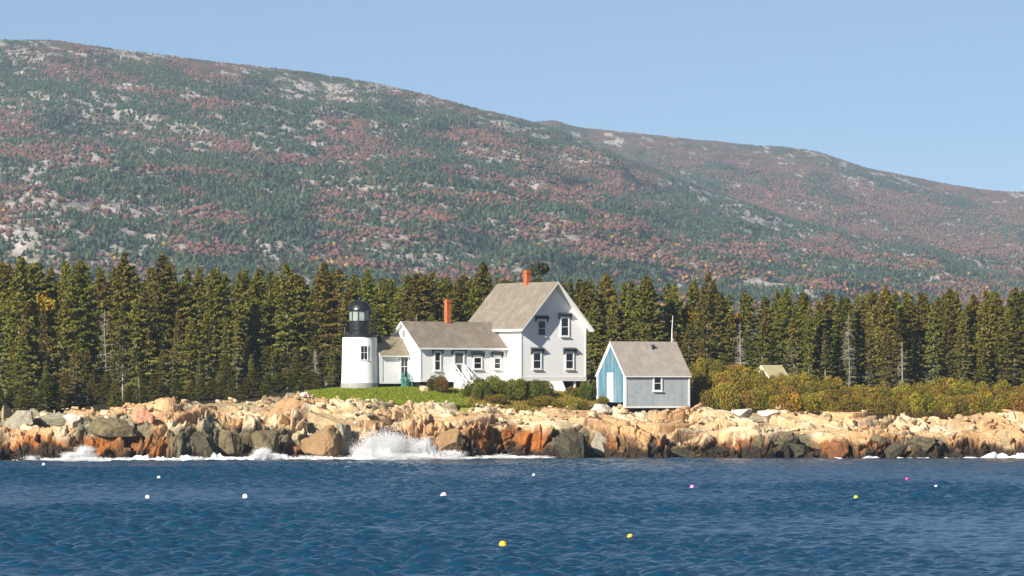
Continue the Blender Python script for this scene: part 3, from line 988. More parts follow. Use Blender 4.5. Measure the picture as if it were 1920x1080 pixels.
# sloping cellar bulkhead against the gable wall
mb = MB()
u0, u1 = 3.25, 4.75
mb.hexa([(u0, -1.05, 5.1), (u1, -1.05, 5.1), (u1, -0.05, 5.1), (u0, -0.05, 5.1),
         (u0, -1.05, 5.35), (u1, -1.05, 5.35), (u1, -0.05, zb - 0.125), (u0, -0.05, zb - 0.125)])
blk = mb.build('cellar_bulkhead', M['white'], HOUSE)
mb = MB()
mb.box(u0 - 0.02, u0 - 0.004, -0.78, -0.34, 5.35, 6.0)
mb.build('hatch', M['curtain'], blk)

# wing
EW, EL = 5.4, 9.8
ev = 2.35
ezb, eze, ezr = hz(715, 397), hz(650, 397), hz(605, 397)
gable_wall('wall', HOUSE, M['clap'], ev, ev + EW, -EL, -0.005, ezb, eze, ezr, 'x')
gable_roof('roof', HOUSE, [M['shingle'], M['white']], ev, ev + EW, -EL, -0.01, eze, ezr, 'x', 0.32, (0.38, 0.0), 0.16)
mb = MB()
mb.box(-EL - 0.03, -EL + 0.12, ev - 0.035, ev - 0.004, ezb + 0.2, eze - 0.05)
mb.box(-EL - 0.035, -EL - 0.004, ev - 0.03, ev + 0.13, ezb + 0.2, eze - 0.05)
mb.box(-EL - 0.04, -0.06, ev - 0.045, ev - 0.004, ezb - 0.05, ezb + 0.19)
mb.box(-EL - 0.045, -EL - 0.004, ev, ev + EW, ezb - 0.05, ezb + 0.19)
mb.build('corner_trim', M['white'], HOUSE)
MB().box(-EL + 0.2, -0.1, ev + 0.25, ev + EW - 0.3, gz - 0.4, ezb - 0.002).build('crawl_shade', M['dark'], HOUSE)  # dark gap below the wing, its shade painted as a near-black box


def eu(px, v=ev): return ((px - 960) * 0.0496 - c0.x + v * math.sin(TH)) / math.cos(TH)


EY = 398
for (pc, wd, y0, y1, hy) in ((820, 0.55, 661, 693, 655), (895, 0.78, 671, 690, 661), (932, 0.62, 672, 690, 661)):
    c_ = eu(pc)
    window(HOUSE, c_ - wd / 2, c_ + wd / 2, hz(y1, EY), hz(y0, EY), 'y', ev)
    hood(HOUSE, c_ - wd / 2 - 0.34, c_ + wd / 2 + 0.34, hz(hy, EY), ev, 0.22, 0.42)
# wing door with its stair
dc = eu(860)
dz0, dz1 = hz(701, EY), hz(661, EY)
mb = MB()
mb.box(dc - 0.62, dc - 0.46, ev - 0.07, ev - 0.004, dz0, dz1 + 0.14); mb.box(dc + 0.46, dc + 0.62, ev - 0.07, ev - 0.004, dz0, dz1 + 0.14); mb.box(dc - 0.46, dc + 0.46, ev - 0.07, ev - 0.004, dz1, dz1 + 0.14)
mb.box(dc - 0.458, dc + 0.458, ev - 0.05, ev - 0.004, dz0 + 0.85, dz0 + 1.0); mb.box(dc - 0.458, dc - 0.3, ev - 0.05, ev - 0.004, dz0, dz0 + 0.849); mb.box(dc + 0.3, dc + 0.458, ev - 0.05, ev - 0.004, dz0, dz0 + 0.849)
dr = mb.build('door', M['white'], HOUSE)
MB().box(dc - 0.456, dc + 0.456, ev - 0.02, ev - 0.003, dz0, dz1 - 0.002).build('pane', mat('screen_door', (0.13, 0.14, 0.11), 0.5, 0.3), dr)
hood(HOUSE, dc - 0.85, dc + 0.85, hz(654, EY), ev, 0.26, 0.5)


def stairs(parent, u0, u1, v0, ztop, zbot, run, m, rails=True, name='stairs'):
    n = max(4, int(round((ztop - zbot) / 0.19)))
    mb = MB()
    for i in range(n):
        z1 = ztop - (ztop - zbot) * i / n
        y1 = v0 - run * i / n; y0 = v0 - run * (i + 1) / n
        mb.box(u0 + 0.003 * (i % 2), u1 - 0.003 * (i % 2), y0 + 0.002, y1, zbot - 0.3, z1)
    st = mb.build(name, m, parent)
    if rails:
        for u in (u0 + 0.05, u1 - 0.05):
            r_ = MB()
            top = Vector((u, v0 - 0.08, ztop + 0.85)); bot = Vector((u, v0 - run, zbot + 0.85))
            r_.bar(top, bot, 0.045)
            r_.bar(top - Vector((0, 0, 0.42)), bot - Vector((0, 0, 0.42)), 0.035)
            for f in np.linspace(0, 1, 4):
                q = top.lerp(bot, f)
                r_.bar(q - Vector((0, 0, 0.95)), q + Vector((0, 0, 0.06)), 0.045)
            # skirt board beside the steps
            r_.hexa([(u - 0.03, v0 - run, zbot - 0.25), (u + 0.03, v0 - run, zbot - 0.25), (u + 0.03, v0 - 0.05, ztop - 0.35), (u - 0.03, v0 - 0.05, ztop - 0.35),
                     (u - 0.03, v0 - run, zbot + 0.28), (u + 0.03, v0 - run, zbot + 0.28), (u + 0.03, v0 - 0.05, ztop + 0.2), (u - 0.03, v0 - 0.05, ztop + 0.2)])
            r_.build('railing', m, st)
    return st


stairs(HOUSE, dc - 0.62, dc + 0.62, ev - 0.075, dz0 - 0.02, 5.95, 1.9, M['white'])
chimney(HOUSE, eu(838, ev + EW / 2), ev + EW / 2, ezr - 0.3, hz(561, 399), 0.46)

# entry link between the wing and the tower
lv0, lv1 = 4.15, 6.75
lu0, lu1 = -13.1, -EL - 0.005
lzb, lze, lzr = hz(719, 396), hz(664, 396), hz(633, 396)
gable_wall('wall', HOUSE, M['clap'], lv0, lv1, lu0, lu1, lzb, lze, lzr, 'x')
gable_roof('roof', HOUSE, [M['shingle2'], M['white']], lv0, lv1, lu0, lu1, lze, lzr, 'x', 0.22, (0.12, 0.0), 0.12)
gable_roof('roof', HOUSE, [M['shingle_dark'], M['shingle_dark']], lv0 + 0.75, lv1 - 0.75, lu0 - 0.5, lu0 + 0.72, hz(646, 396), hz(627, 396), 'x', 0.1, (0.0, 0.1), 0.1)
mb = MB()
mb.box(lu0 - 0.03, lu0 + 0.3, lv0 - 0.035, lv0 - 0.004, lzb, lze - 0.08)
mb.box(lu0 - 0.03, lu1 - 0.05, lv0 - 0.045, lv0 - 0.036, lzb - 0.02, lzb + 0.15)
mb.build('corner_trim', M['white'], HOUSE)
MB().box(lu0 + 0.15, lu1 - 0.05, lv0 + 0.12, lv1 - 0.1, 5.6, lzb - 0.002).build('crawl_shade', M['dark'], HOUSE)  # near-black filler under the link floor, underfloor shade as colour
ed = eu(757.5, lv0)
edr = window(HOUSE, ed - 0.37, ed + 0.37, lzb + 0.55, lze - 0.12, 'y', lv0, cross=(1, 1), name='door', cas=0.09)
# dark doors in the small window of the wing gable
window(HOUSE, ev + EW / 2 - 0.3, ev + EW / 2 + 0.3, ezr - 1.35, ezr - 0.75, 'x', -EL, pane=M['curtain'], cross=(0, 0), cas=0.07)

# green steps by the entry door
s_loc = HOUSE.matrix_basis @ Vector((ed - 0.05, lv0 - 0.08, 0))
ST = empty('green_steps', (s_loc.x, s_loc.y, 0), TH)
tag(ST, 'small teal green wooden steps with side rails below the entry door', 'steps')
stp = stairs(ST, -0.31, 0.31, -0.02, lzb + 0.42, 6.1, 0.75, M['green'], rails=False, name='tread')
for u in (-0.34, 0.34):
    r_ = MB()
    r_.bar((u, -0.08, 6.0), (u, -0.08, lzb + 1.05), 0.045); r_.bar((u, -0.8, 5.95), (u, -0.8, lzb + 0.52), 0.045)
    r_.bar((u, -0.08, lzb + 1.0), (u, -0.8, lzb + 0.5), 0.04); r_.bar((u, -0.08, lzb + 0.7), (u, -0.8, lzb + 0.2), 0.03)
    r_.build('railing', M['green'], ST)

# ------------------------------------------------------------------ light tower
tc_ = HOUSE.matrix_basis @ Vector((-14.45, 5.5, 0))
TWY = tc_.y
TW = empty('lighthouse', (tc_.x, tc_.y, 0), R(12))
tag(TW, 'short white round lighthouse tower with a black lantern room', 'lighthouse')
def tz(py): return P(960, py, TWY - 1.6).z
b0, b1, top = tz(733), tz(718), tz(627)
MB().lathe([(1.76, b0 - 0.7), (1.76, b1 - 0.004)], 64).build('base', M['concrete'], TW)
tw = MB().lathe([(1.70, b1), (1.66, b1 + 1.5), (1.60, top - 0.25)], 64, cap=False).build('tower_wall', M['tower'], TW)
for p in tw.data.polygons: p.use_smooth = len(p.vertices) == 4
MB().lathe([(1.62, top - 0.246), (1.72, top - 0.14), (1.76, top - 0.13), (1.76, top)], 48).build('gallery_deck', M['black'], TW)
l0, l1, l2, l3 = top, tz(601), tz(582), tz(564)
dm = MB().lathe([(1.02, l0 + 0.002), (1.02, l1 - 0.06), (1.08, l1 - 0.05), (1.08, l1)], 40).build('lantern_parapet', M['black'], TW)
gl = MB().lathe([(0.97, l1 + 0.002), (0.97, l2 - 0.002)], 10, cap=True).build('lantern_glazing', M['lantern'], TW)
for i in range(10):
    a = 2 * math.pi * i / 10
    MB().bar((0.985 * math.cos(a), 0.985 * math.sin(a), l1 + 0.001), (0.985 * math.cos(a), 0.985 * math.sin(a), l2 - 0.001), 0.035).build('mullion', M['black'], gl)
prof = [(1.12, l2), (1.12, l2 + 0.08)]
for i in range(1, 9):
    a = i / 8 * math.pi / 2
    prof.append((max(1.06 * math.cos(a), 0.1), l2 + 0.1 + (l3 - l2 - 0.05) * math.sin(a)))
rf = MB().lathe(prof, 40).build('lantern_roof', M['black'], TW, smooth=True)
pb = []
for i in range(9):
    a = -math.pi / 2 + math.pi * i / 8
    pb.append((max(0.17 * math.cos(a), 0.02), l3 + 0.22 + 0.17 * math.sin(a)))
pb += [(0.02, l3 + 0.42), (0.012, l3 + 0.75)]
MB().lathe(pb, 16).build('vent_ball', M['black'], rf)
mb = MB()
n = 14
for i in range(n):
    a = 2 * math.pi * i / n; a2 = 2 * math.pi * (i + 1) / n
    p = Vector((1.68 * math.cos(a), 1.68 * math.sin(a), 0)); q = Vector((1.68 * math.cos(a2), 1.68 * math.sin(a2), 0))
    mb.bar(p + Vector((0, 0, top)), p + Vector((0, 0, top + 0.75)), 0.016)
    for h in (0.38, 0.74): mb.bar(p + Vector((0, 0, top + h)), q + Vector((0, 0, top + h)), 0.013)
mb.build('railing', M['black'], TW)
# tower window, turned towards the boat and a little right
aw = math.asin((683.5 - 674) * 0.0495 / 1.66)
wz0, wz1 = tz(673), tz(649)
def trad(z): return 1.70 - 0.1 * (z - b1) / (top - b1)
WR = empty('window', (0, 0, 0), aw - R(12)); WR.parent = TW
WR.name = 'window'
mb = MB()
rr = trad((wz0 + wz1) / 2)
mb.box(-0.37, -0.3, -rr - 0.03, -rr + 0.2, wz0 - 0.07, wz1 + 0.07); mb.box(0.3, 0.37, -rr - 0.03, -rr + 0.2, wz0 - 0.07, wz1 + 0.07)
mb.box(-0.3, 0.3, -rr - 0.03, -rr + 0.2, wz1, wz1 + 0.07); mb.box(-0.4, 0.4, -rr - 0.08, -rr + 0.2, wz0 - 0.14, wz0 - 0.072)
mb.box(-0.3, 0.3, -rr - 0.012, -rr + 0.1, (wz0 + wz1) / 2 - 0.015, (wz0 + wz1) / 2 + 0.015); mb.box(-0.012, 0.012, -rr - 0.011, -rr + 0.1, wz0, wz1)
mb.build('frame', M['white'], WR)
MB().box(-0.3, 0.3, -rr - 0.005, -rr + 0.15, wz0 - 0.07, wz1).build('pane', M['glass'], WR)

# ------------------------------------------------------------------ blue shed by the water
SH = R(30)
s0 = P(1172, 765, 388.5)
SHED = empty('shed', (s0.x, s0.y, 0), SH)
tag(SHED, 'small grey and blue shed with steep shingle roof on the rocks by the sea', 'shed')
sw, sl = 6.95, 4.9
szb, sze, szr = s0.z, P(960, 703, 388.5).z, P(960, 642, 390).z
def gwall_split():
    mid = sl / 2
    mb = MB()
    prof = [(0, szb), (sl, szb), (sl, sze - 0.01), (mid, szr - 0.01), (0, sze - 0.01)]
    vs = [(0, a, z) for a, z in prof] + [(sw, a, z) for a, z in prof]
    mb.add(vs, [(9, 8, 7, 6, 5), (0, 1, 6, 5), (1, 2, 7, 6), (2, 3, 8, 7), (3, 4, 9, 8), (4, 0, 5, 9)], 0)
    return mb.build('wall', M['shedwall'], SHED)
gwall_split()
mb = MB()
g = 0.5
mb.add([(-0.02, 0, szb + g), (-0.02, sl, szb + g), (-0.02, sl, sze - 0.02), (-0.02, sl / 2, szr - 0.02), (-0.02, 0, sze - 0.02),
        (0.1, 0.004, szb + g), (0.1, sl, szb + g), (0.1, sl, sze - 0.02), (0.1, sl / 2, szr - 0.02), (0.1, 0.004, sze - 0.02)],
       [(0, 1, 2, 3, 4), (9, 8, 7, 6, 5)] + [(i, (i + 1) % 5, (i + 1) % 5 + 5, i + 5) for i in range(5)])
mb.build('gable_wall', M['shedblue'], SHED)
srf = gable_roof('roof', SHED, [M['shedroof'], M['white']], 0, sl, 0, sw, sze, szr, 'x', 0.16, (0.14, 0.12), 0.1)
mb = MB(); mb.tube([(4.15, sl / 2 - 0.55, szr - 0.75), (4.15, sl / 2 - 0.55, szr - 0.25)], [0.09, 0.09], 10); mb.box(4.0, 4.3, sl / 2 - 0.7, sl / 2 - 0.4, szr - 0.25, szr - 0.18)
mb.build('vent_pipe', M['black'], srf)
mb = MB()
mb.box(-0.05, 0.17, -0.03, -0.004, szb, sze - 0.02); mb.box(sw - 0.16, sw + 0.03, -0.03, -0.004, szb, sze - 0.02)
mb.box(-0.05, -0.022, -0.004, 0.2, szb, sze - 0.02); mb.box(-0.05, -0.022, sl - 0.2, sl + 0.02, szb + g - 0.1, sze - 0.02)
mb.box(0.171, sw - 0.161, -0.028, -0.004, szb, szb + 0.16)
rk_ = (szr - sze) / (sl / 2)
for s in (0, 1):
    ya, yb = (0, sl / 2) if s == 0 else (sl, sl / 2)
    za, zb_ = sze - 0.02, szr - 0.02
    mb.hexa([(-0.06, ya, za - 0.26), (-0.023, ya, za - 0.26), (-0.023, yb, zb_ - 0.26), (-0.06, yb, zb_ - 0.26), (-0.06, ya, za), (-0.023, ya, za), (-0.023, yb, zb_), (-0.06, yb, zb_)])
mb.build('corner_trim', M['white'], SHED)
wu = (1234 - 1172) * 0.0486 / math.cos(SH)
window(SHED, wu - 0.36, wu + 0.36, P(960, 731, 389).z, P(960, 706, 389).z, 'y', 0.0, cross=(0, 1), cas=0.13)
# white door on the gable
dvc = (1172 - 1146) * 0.0487 / math.sin(SH)
mb = MB(); mb.box(-0.07, -0.024, dvc - 0.52, dvc + 0.52, szb + g + 0.03, P(960, 699, 390).z)
dd = mb.build('door', M['white'], SHED)
MB().box(-0.1, -0.072, dvc - 0.42, dvc - 0.36, szb + g + 1.0, szb + g + 1.12).build('handle', M['black'], dd)
mb = MB(); mb.box(0.25, sw - 0.2, 0.25, sl - 0.2, szb - 1.2, szb - 0.003); mb.build('crawl_shade', M['dark'], SHED)  # shade in the gap below the shed, painted as a near-black box

# distant cottage behind the hedge
k0 = P(1440, 704, 412)
CT = empty('cottage', (k0.x, k0.y, 0), R(35))
tag(CT, 'tiny cream roofed hut showing above the hedge before the right hand spruces', 'hut')
cb_, ce_, cr_ = ground_z(k0.x, k0.y) - 0.3, k0.z, P(960, 686, 413).z
ctw = mat('cream_wall', (0.72, 0.67, 0.52), 0.8, 0.2, (2, 0.85, 1.05))
gable_wall('wall', CT, ctw, 0, 2.0, 0, 2.4, cb_, ce_, cr_, 'x')
gable_roof('roof', CT, [banded('straw_shingles', (0.46, 0.40, 0.22), 'Z', 0.12, 0.02), M['white']], 0, 2.0, 0, 2.4, ce_, cr_, 'x', 0.3, (0.1, 0.1), 0.08)
window(CT, 0.85, 1.15, ce_ + 0.15, ce_ + 0.5, 'x', 0.0, cross=(0, 0), cas=0.05)

# ------------------------------------------------------------------ trees
def leaf_quads(cen, dirs, ln, wd, tilt, r):
    """rhomb leaves: centre, long direction, length, width"""
    n = len(cen)
    up = r.normal(0, tilt, (n, 3)) + np.array([0, 0, 1.0])
    side = np.cross(dirs, up); side /= np.linalg.norm(side, axis=1, keepdims=True) + 1e-9
    L_ = ln[:, None]; W_ = wd[:, None]
    v = np.stack([cen - dirs * L_ * 0.5, cen + side * W_ * 0.5, cen + dirs * L_ * 0.5, cen - side * W_ * 0.5], 1)
    return v.reshape(-1, 3)


M['needles'] = mat('spruce_needles', (0, 0, 0), 0.75, 0.15, (0.55, 0.75, 1.25), tint=True, trans=0.16, rand=0.75)
M['bark'] = mat('grey_bark', (0.26, 0.235, 0.20), 0.95, 0.1, (3, 0.7, 1.3), rand=0.8)
M['deadwood'] = mat('bleached_wood', (0.30, 0.275, 0.235), 0.9, 0.1, (3, 0.8, 1.15))


def spruce_meshes(seed, h, r0, cb, gap, ragged, lichen):
    """crown and trunk of a spruce: height, crown radius, crown base fraction, bareness, raggedness"""
    r = np.random.default_rng(seed)
    cen, dirs, ln, wd, col = [], [], [], [], []
    tr = MB()
    bend = r.normal(0, 0.12, 2)
    def axis(z): return np.array([bend[0] * (z / h) ** 2 * 2, bend[1] * (z / h) ** 2 * 2, z])
    zs = np.linspace(-0.6, h * 0.985, 9)
    tr.tube([axis(max(z, 0)) if z > 0 else (0, 0, z) for z in zs], [max(0.02, 0.19 * (1 - max(z, 0) / h) ** 0.9 * (h / 14)) for z in zs], 7)
    z = h * cb
    phase = r.uniform(0, 6.28)
    sector = r.uniform(0.65, 1.25, 8)         # one-sided crowns
    while z < h * 0.985:
        t = (z - h * cb) / (h * (1 - cb))
        rad = 1.42 * r0 * ((1 - t) ** 0.70) * (0.6 + 0.4 * min(1, t / 0.18)) * r.uniform(1 - ragged, 1 + 0.35 * ragged)
        nb = int(r.integers(5, 8)) if t < 0.85 else 4
        for b in range(nb):
            if r.random() < gap * (1.2 - t): continue
            a = phase + 2 * math.pi * b / nb + r.normal(0, 0.25)
            Lb = rad * r.uniform(0.7, 1.15) * sector[int((a % 6.283) / 6.284 * 8)]
            Lb = max(Lb, 0.12)
            el = 0.55 * t - 0.12 + r.normal(0, 0.08)      # upper boughs rise, lower ones droop
            out = np.array([math.cos(a), math.sin(a), 0])
            lat = np.array([-math.sin(a), math.cos(a), 0])
            k = int(12 + 30 * Lb)
            s = r.uniform(0.12, 1.0, k) ** 0.75
            wdt = 0.26 * Lb * (1 - 0.75 * s) + 0.06
            off = r.uniform(-1, 1, k)
            drop = -0.22 * Lb * s ** 1.2 + 0.14 * Lb * np.clip(s - 0.6, 0, 1) * 2
            c = axis(z) + out * (s * Lb)[:, None] + lat * (off * wdt)[:, None]
            c[:, 2] += s * Lb * math.tan(el) + drop - 0.10 * np.abs(off) * Lb * 0.5 + r.normal(0, 0.05, k)
            d = out * (0.9 - 0.5 * np.abs(off))[:, None] + lat * (off * 0.9)[:, None]
            d[:, 2] += r.normal(-0.28, 0.3, k)
            d /= np.linalg.norm(d, axis=1, keepdims=True)
            cen.append(c); dirs.append(d)
            ln.append(r.uniform(0.28, 0.55, k)); wd.append(r.uniform(0.12, 0.24, k))
            g = np.array([0.128, 0.136, 0.012]) * r.uniform(0.7, 1.3)
            brown = np.array([0.21, 0.15, 0.018])
            grey = np.array([0.17, 0.165, 0.11])
            m_ = np.clip(r.normal(0.11 + 0.25 * t, 0.22, k), 0, 1)[:, None]
            cc = g * (1 - m_) + brown * m_
            lm = np.clip(r.normal(lichen * (1 - t) ** 1.5, 0.18, k), 0, 1)[:, None]
            col.append((cc * (1 - lm) + grey * lm) * r.uniform(0.8, 1.2, (k, 1)))
        phase += 0.9
        z += (0.26 + 0.30 * (1 - t)) * r.uniform(0.75, 1.25)
    # leader
    k = 14
    c = np.array([axis(h * q) for q in r.uniform(0.93, 1.0, k)]) + r.normal(0, 0.05, (k, 3))
    d = r.normal(0, 0.35, (k, 3)) + np.array([0, 0, 1]); d /= np.linalg.norm(d, axis=1, keepdims=True)
    cen.append(c); dirs.append(d); ln.append(np.full(k, 0.32)); wd.append(np.full(k, 0.13)); col.append(np.tile([0.07, 0.07, 0.02], (k, 1)))
    # bare lower branches
    for _ in range(int(18 * (0.4 + cb * 3))):
        zz = r.uniform(0.05, cb + 0.12) * h; a = r.uniform(0, 6.28); Lb = r0 * r.uniform(0.3, 0.85)
        p0 = axis(zz); p1 = p0 + np.array([math.cos(a) * Lb, math.sin(a) * Lb, r.uniform(-0.5, 0.15) * Lb])
        tr.tube([p0, (p0 + p1) / 2 + np.array([0, 0, 0.08]), p1], [0.035, 0.024, 0.008], 4)
    cen, dirs, ln, wd, col = map(np.concatenate, (cen, dirs, ln, wd, col))
    V = leaf_quads(cen, dirs, ln, wd, 0.55, r)
    me = np_mesh('crown', V, np.arange(len(V)).reshape(-1, 4))
    set_tint(me, np.repeat(col, 4, 0))
    me.materials.append(M['needles'])
    to = tr.build('trunk', M['bark'])
    tme = to.data; bpy.data.objects.remove(to)
    return me, tme


def broad_meshes(seed, h, r0, base_col, alt_col, cb=0.3, n=3200, leaf=(0.16, 0.32)):
    """round-crowned broadleaf or pine: limbs carrying leaf clumps"""
    r = np.random.default_rng(seed)
    tr = MB()
    tr.tube([(0, 0, -0.4), (0.05, 0, h * cb), (0.1, 0.05, h * 0.9)], [0.14 * h / 8, 0.11 * h / 8, 0.02], 7)
    clumps = []
    for i in range(15):
        z = h * r.uniform(cb, 0.97); t = (z / h - cb) / (1 - cb)
        a = r.uniform(0, 6.28); q = r0 * math.sin(math.pi * (0.18 + 0.75 * t)) * r.uniform(0.35, 0.95)
        c = np.array([math.cos(a) * q, math.sin(a) * q, z])
        tr.tube([(0.03, 0, z * 0.7), (c[0] * 0.5, c[1] * 0.5, z * 0.88), tuple(c)], [0.05, 0.035, 0.01], 5)
        clumps.append((c, r.uniform(0.28, 0.48) * r0))
    cen, col = [], []
    for (c, s) in clumps:
        k = n // 15
        p = r.normal(0, 1, (k, 3)); p /= np.linalg.norm(p, axis=1, keepdims=True)
        cen.append(c + p * (s * r.uniform(0.35, 1.0, (k, 1)) ** 0.6) * np.array([1.15, 1.15, 0.8]))
        f = r.uniform(0, 1) * 0.7 + 0.3 * r.random((k, 1))
        col.append((base_col * (1 - f) + alt_col * f) * r.uniform(0.75, 1.25, (k, 1)))
    cen = np.concatenate(cen); col = np.concatenate(col); k = len(cen)
    d = r.normal(0, 1, (k, 3)); d /= np.linalg.norm(d, axis=1, keepdims=True)
    V = leaf_quads(cen, d, r.uniform(*leaf, k), r.uniform(leaf[0] * 0.7, leaf[1] * 0.7, k), 0.8, r)
    me = np_mesh('crown', V, np.arange(len(V)).reshape(-1, 4)); set_tint(me, np.repeat(col, 4, 0)); me.materials.append(M['needles'])
    to = tr.build('trunk', M['bark']); tme = to.data; bpy.data.objects.remove(to)
    return me, tme


PROTO = []
specs = [(13, 2.5, 0.06, 0.10, 0.25, 0.15), (13, 2.2, 0.12, 0.18, 0.3, 0.35), (13, 2.8, 0.05, 0.12, 0.3, 0.1), (13, 1.9, 0.16, 0.22, 0.35, 0.5), (13, 2.4, 0.10, 0.14, 0.28, 0.2),
         (13, 2.1, 0.08, 0.10, 0.22, 0.12), (13, 1.75, 0.22, 0.30, 0.4, 0.7), (13, 2.6, 0.14, 0.2, 0.35, 0.3), (13, 2.3, 0.05, 0.08, 0.2, 0.1), (13, 2.0, 0.2, 0.2, 0.35, 0.4),
         (13, 3.0, 0.08, 0.16, 0.3, 0.2), (13, 1.6, 0.1, 0.25, 0.45, 0.6)]
for i, s in enumerate(specs): PROTO.append(spruce_meshes(500 + i, *s))
OAK = broad_meshes(801, 9, 2.2, np.array([0.24, 0.155, 0.02]), np.array([0.34, 0.17, 0.02]))
PINE = broad_meshes(802, 12, 2.4, np.array([0.035, 0.05, 0.018]), np.array([0.06, 0.075, 0.025]), 0.25, 3000, (0.2, 0.42))


def tree(name, meshes, loc, h, wscale, hp=13.0, rz=None, **kw):
    o = empty(name, loc, random.uniform(0, 6.28) if rz is None else rz)
    s = h / hp
    o.scale = (wscale, wscale, s)
    for nm, me in zip(('crown', 'trunk'), meshes):
        c = bpy.data.objects.new(nm, me); COL.objects.link(c); c.parent = o
    return tag(o, **kw)


TOP = np.array([(-200, 480), (0, 480), (35, 477), (80, 489), (150, 486), (205, 498), (233, 472), (275, 504), (312, 474), (350, 508), (400, 500), (440, 508), (470, 520),
                (540, 493), (580, 514), (612, 490), (645, 506), (690, 503), (740, 520), (780, 512), (815, 508), (850, 534), (905, 490), (950, 530), (1010, 508), (1060, 540), (1095, 526),
                (1145, 512), (1180, 540), (1212, 514), (1270, 546), (1325, 508), (1365, 552), (1400, 545), (1480, 538), (1560, 550), (1660, 534), (1720, 548), (1785, 538),
                (1850, 541), (1900, 538), (2100, 538)], float)


def top_row(px):
    a = float(np.interp(px, TOP[:, 0], TOP[:, 1]))
    b = float(np.interp(px, [-200, 330, 640, 1000, 1280, 1350, 2100], [488, 494, 508, 512, 526, 543, 543]))
    return min(a, b)


LAND = [(0, 'the left picture edge'), (674, 'the lighthouse'), (838, 'the wing chimney'), (989, 'the main house chimney'), (1232, 'the blue shed'), (1440, 'the tiny hut'), (1920, 'the right picture edge')]
ORD = ['first', 'second', 'third', 'fourth', 'fifth', 'sixth', 'seventh', 'eighth', 'ninth', 'tenth', 'eleventh', 'twelfth']


def region(px):
    for (a, b, t) in ((-999, 330, 'far left forest block'), (330, 640, 'forest block left of the lighthouse'), (640, 870, 'forest behind the lighthouse and wing'),
                      (870, 1120, 'forest behind the main house'), (1120, 1310, 'forest behind the shed'), (1310, 1620, 'forest around the tiny hut'), (1620, 9999, 'far right forest block')):
        if a <= px < b: return t


TREES = []
def add_tree(px, row, Yd, wid, proto, front):
    x = (px - 960) / FPX * Yd
    gzv = ground_z(x, Yd) - 0.15
    h = max(P(px, row, Yd).z - gzv, 2.0)
    TREES.append((px, x, Yd, gzv, h, wid, proto, front))


# back rows reach the skyline, rows in front are lower and more varied
for (Yd, step, lo, hi) in ((462, 40, -2, 10), (448, 36, 0, 18), (436, 34, 2, 40)):
    px = -70 + random.uniform(0, 20)
    while px < 1990:
        if Yd == 436 and 720 < px < 1100: dy = random.uniform(4, 30)
        else: dy = random.uniform(lo, hi)
        add_tree(px, top_row(px) + dy + (4 if Yd == 462 else 0), Yd + random.uniform(-4, 4), random.uniform(0.75, 1.15), random.randrange(12), False)
        px += step * random.uniform(0.65, 1.3)
# named peaks on the skyline
for (px, row, wid, pr) in ((35, 477, 0.9, 0), (150, 486, 1.05, 2), (233, 472, 0.85, 4), (312, 473, 1.15, 8), (400, 499, 0.95, 5), (540, 492, 0.9, 1), (612, 489, 1.0, 10), (690, 502, 0.7, 4),
                           (780, 514, 1.1, 2), (815, 508, 1.0, 0), (905, 489, 1.15, 8), (1095, 525, 1.0, 5), (1145, 511, 0.9, 3), (1212, 514, 0.9, 4), (1325, 507, 0.75, 1),
                           (1480, 537, 0.8, 0), (1660, 533, 0.7, 4), (1785, 537, 0.8, 8), (1850, 540, 0.75, 5), (1905, 538, 0.9, 2)):
    add_tree(px, row, 428 + random.uniform(-2, 2), wid, pr, True)
# front rows on the open left side and beyond the hedge
px = -60
while px < 650:
    add_tree(px, random.uniform(545, 660), 417 + random.uniform(-4, 3), random.uniform(0.5, 0.85), random.choice([1, 3, 6, 7, 9, 11, 0, 4]), True)
    px += random.uniform(20, 38)
px = -60
while px < 640:
    add_tree(px, random.uniform(620, 715), 411 + random.uniform(-3, 3), random.uniform(0.35, 0.6), random.choice([1, 3, 6, 7, 9, 11, 0, 4]), True)
    px += random.uniform(26, 60)
px = 1110
while px < 1990:
    add_tree(px, random.uniform(562, 640), 424 + random.uniform(-5, 3), random.uniform(0.5, 0.85), random.choice([1, 3, 6, 7, 9, 11, 0, 5]), True)
    px += random.uniform(22, 36)
px = 700
while px < 1110:
    add_tree(px, random.uniform(548, 600), 424 + random.uniform(-3, 3), random.uniform(0.6, 0.95), random.choice([0, 1, 4, 5, 7, 9]), True)
    px += random.uniform(26, 40)
px = -50
while px < 600:
    add_tree(px, random.uniform(690, 742), 398.5 + random.uniform(-3, 3.5), random.uniform(0.5, 0.85), random.choice([2, 8, 5, 0, 10]), True)
    px += random.uniform(14, 30)
TREES.sort(key=lambda t: t[0])
cnt = {}
LOOK = ['dense dark', 'grey-twigged', 'broad full', 'thin lichen grey', 'ragged olive', 'neat pointed', 'sparse grey', 'loose brownish', 'dense pointed', 'bare-stemmed', 'wide-skirted', 'narrow ragged']
for (px, x, Yd, gzv, h, wid, pr, front) in TREES:
    reg = region(px)
    if front:
        key = (reg, LOOK[pr])
        cnt[key] = cnt.get(key, 0) + 1
        tall = 'tall' if h > 12 else 'middling' if h > 8 else 'short'
        lab = f"{tall} {LOOK[pr]} spruce, {ORD[cnt[key] - 1]} such in the {reg}"
        grp = 'spruces in the front rows'
    else:
        lab = f"spruce packed in the dark rows behind, {reg}"
        grp = f"back row spruces of the {reg}"
    tree('spruce_tree', PROTO[pr], (x, Yd, gzv), h, wid * (0.55 + 0.45 * h / 13), label=lab, cat='tree', group=grp)
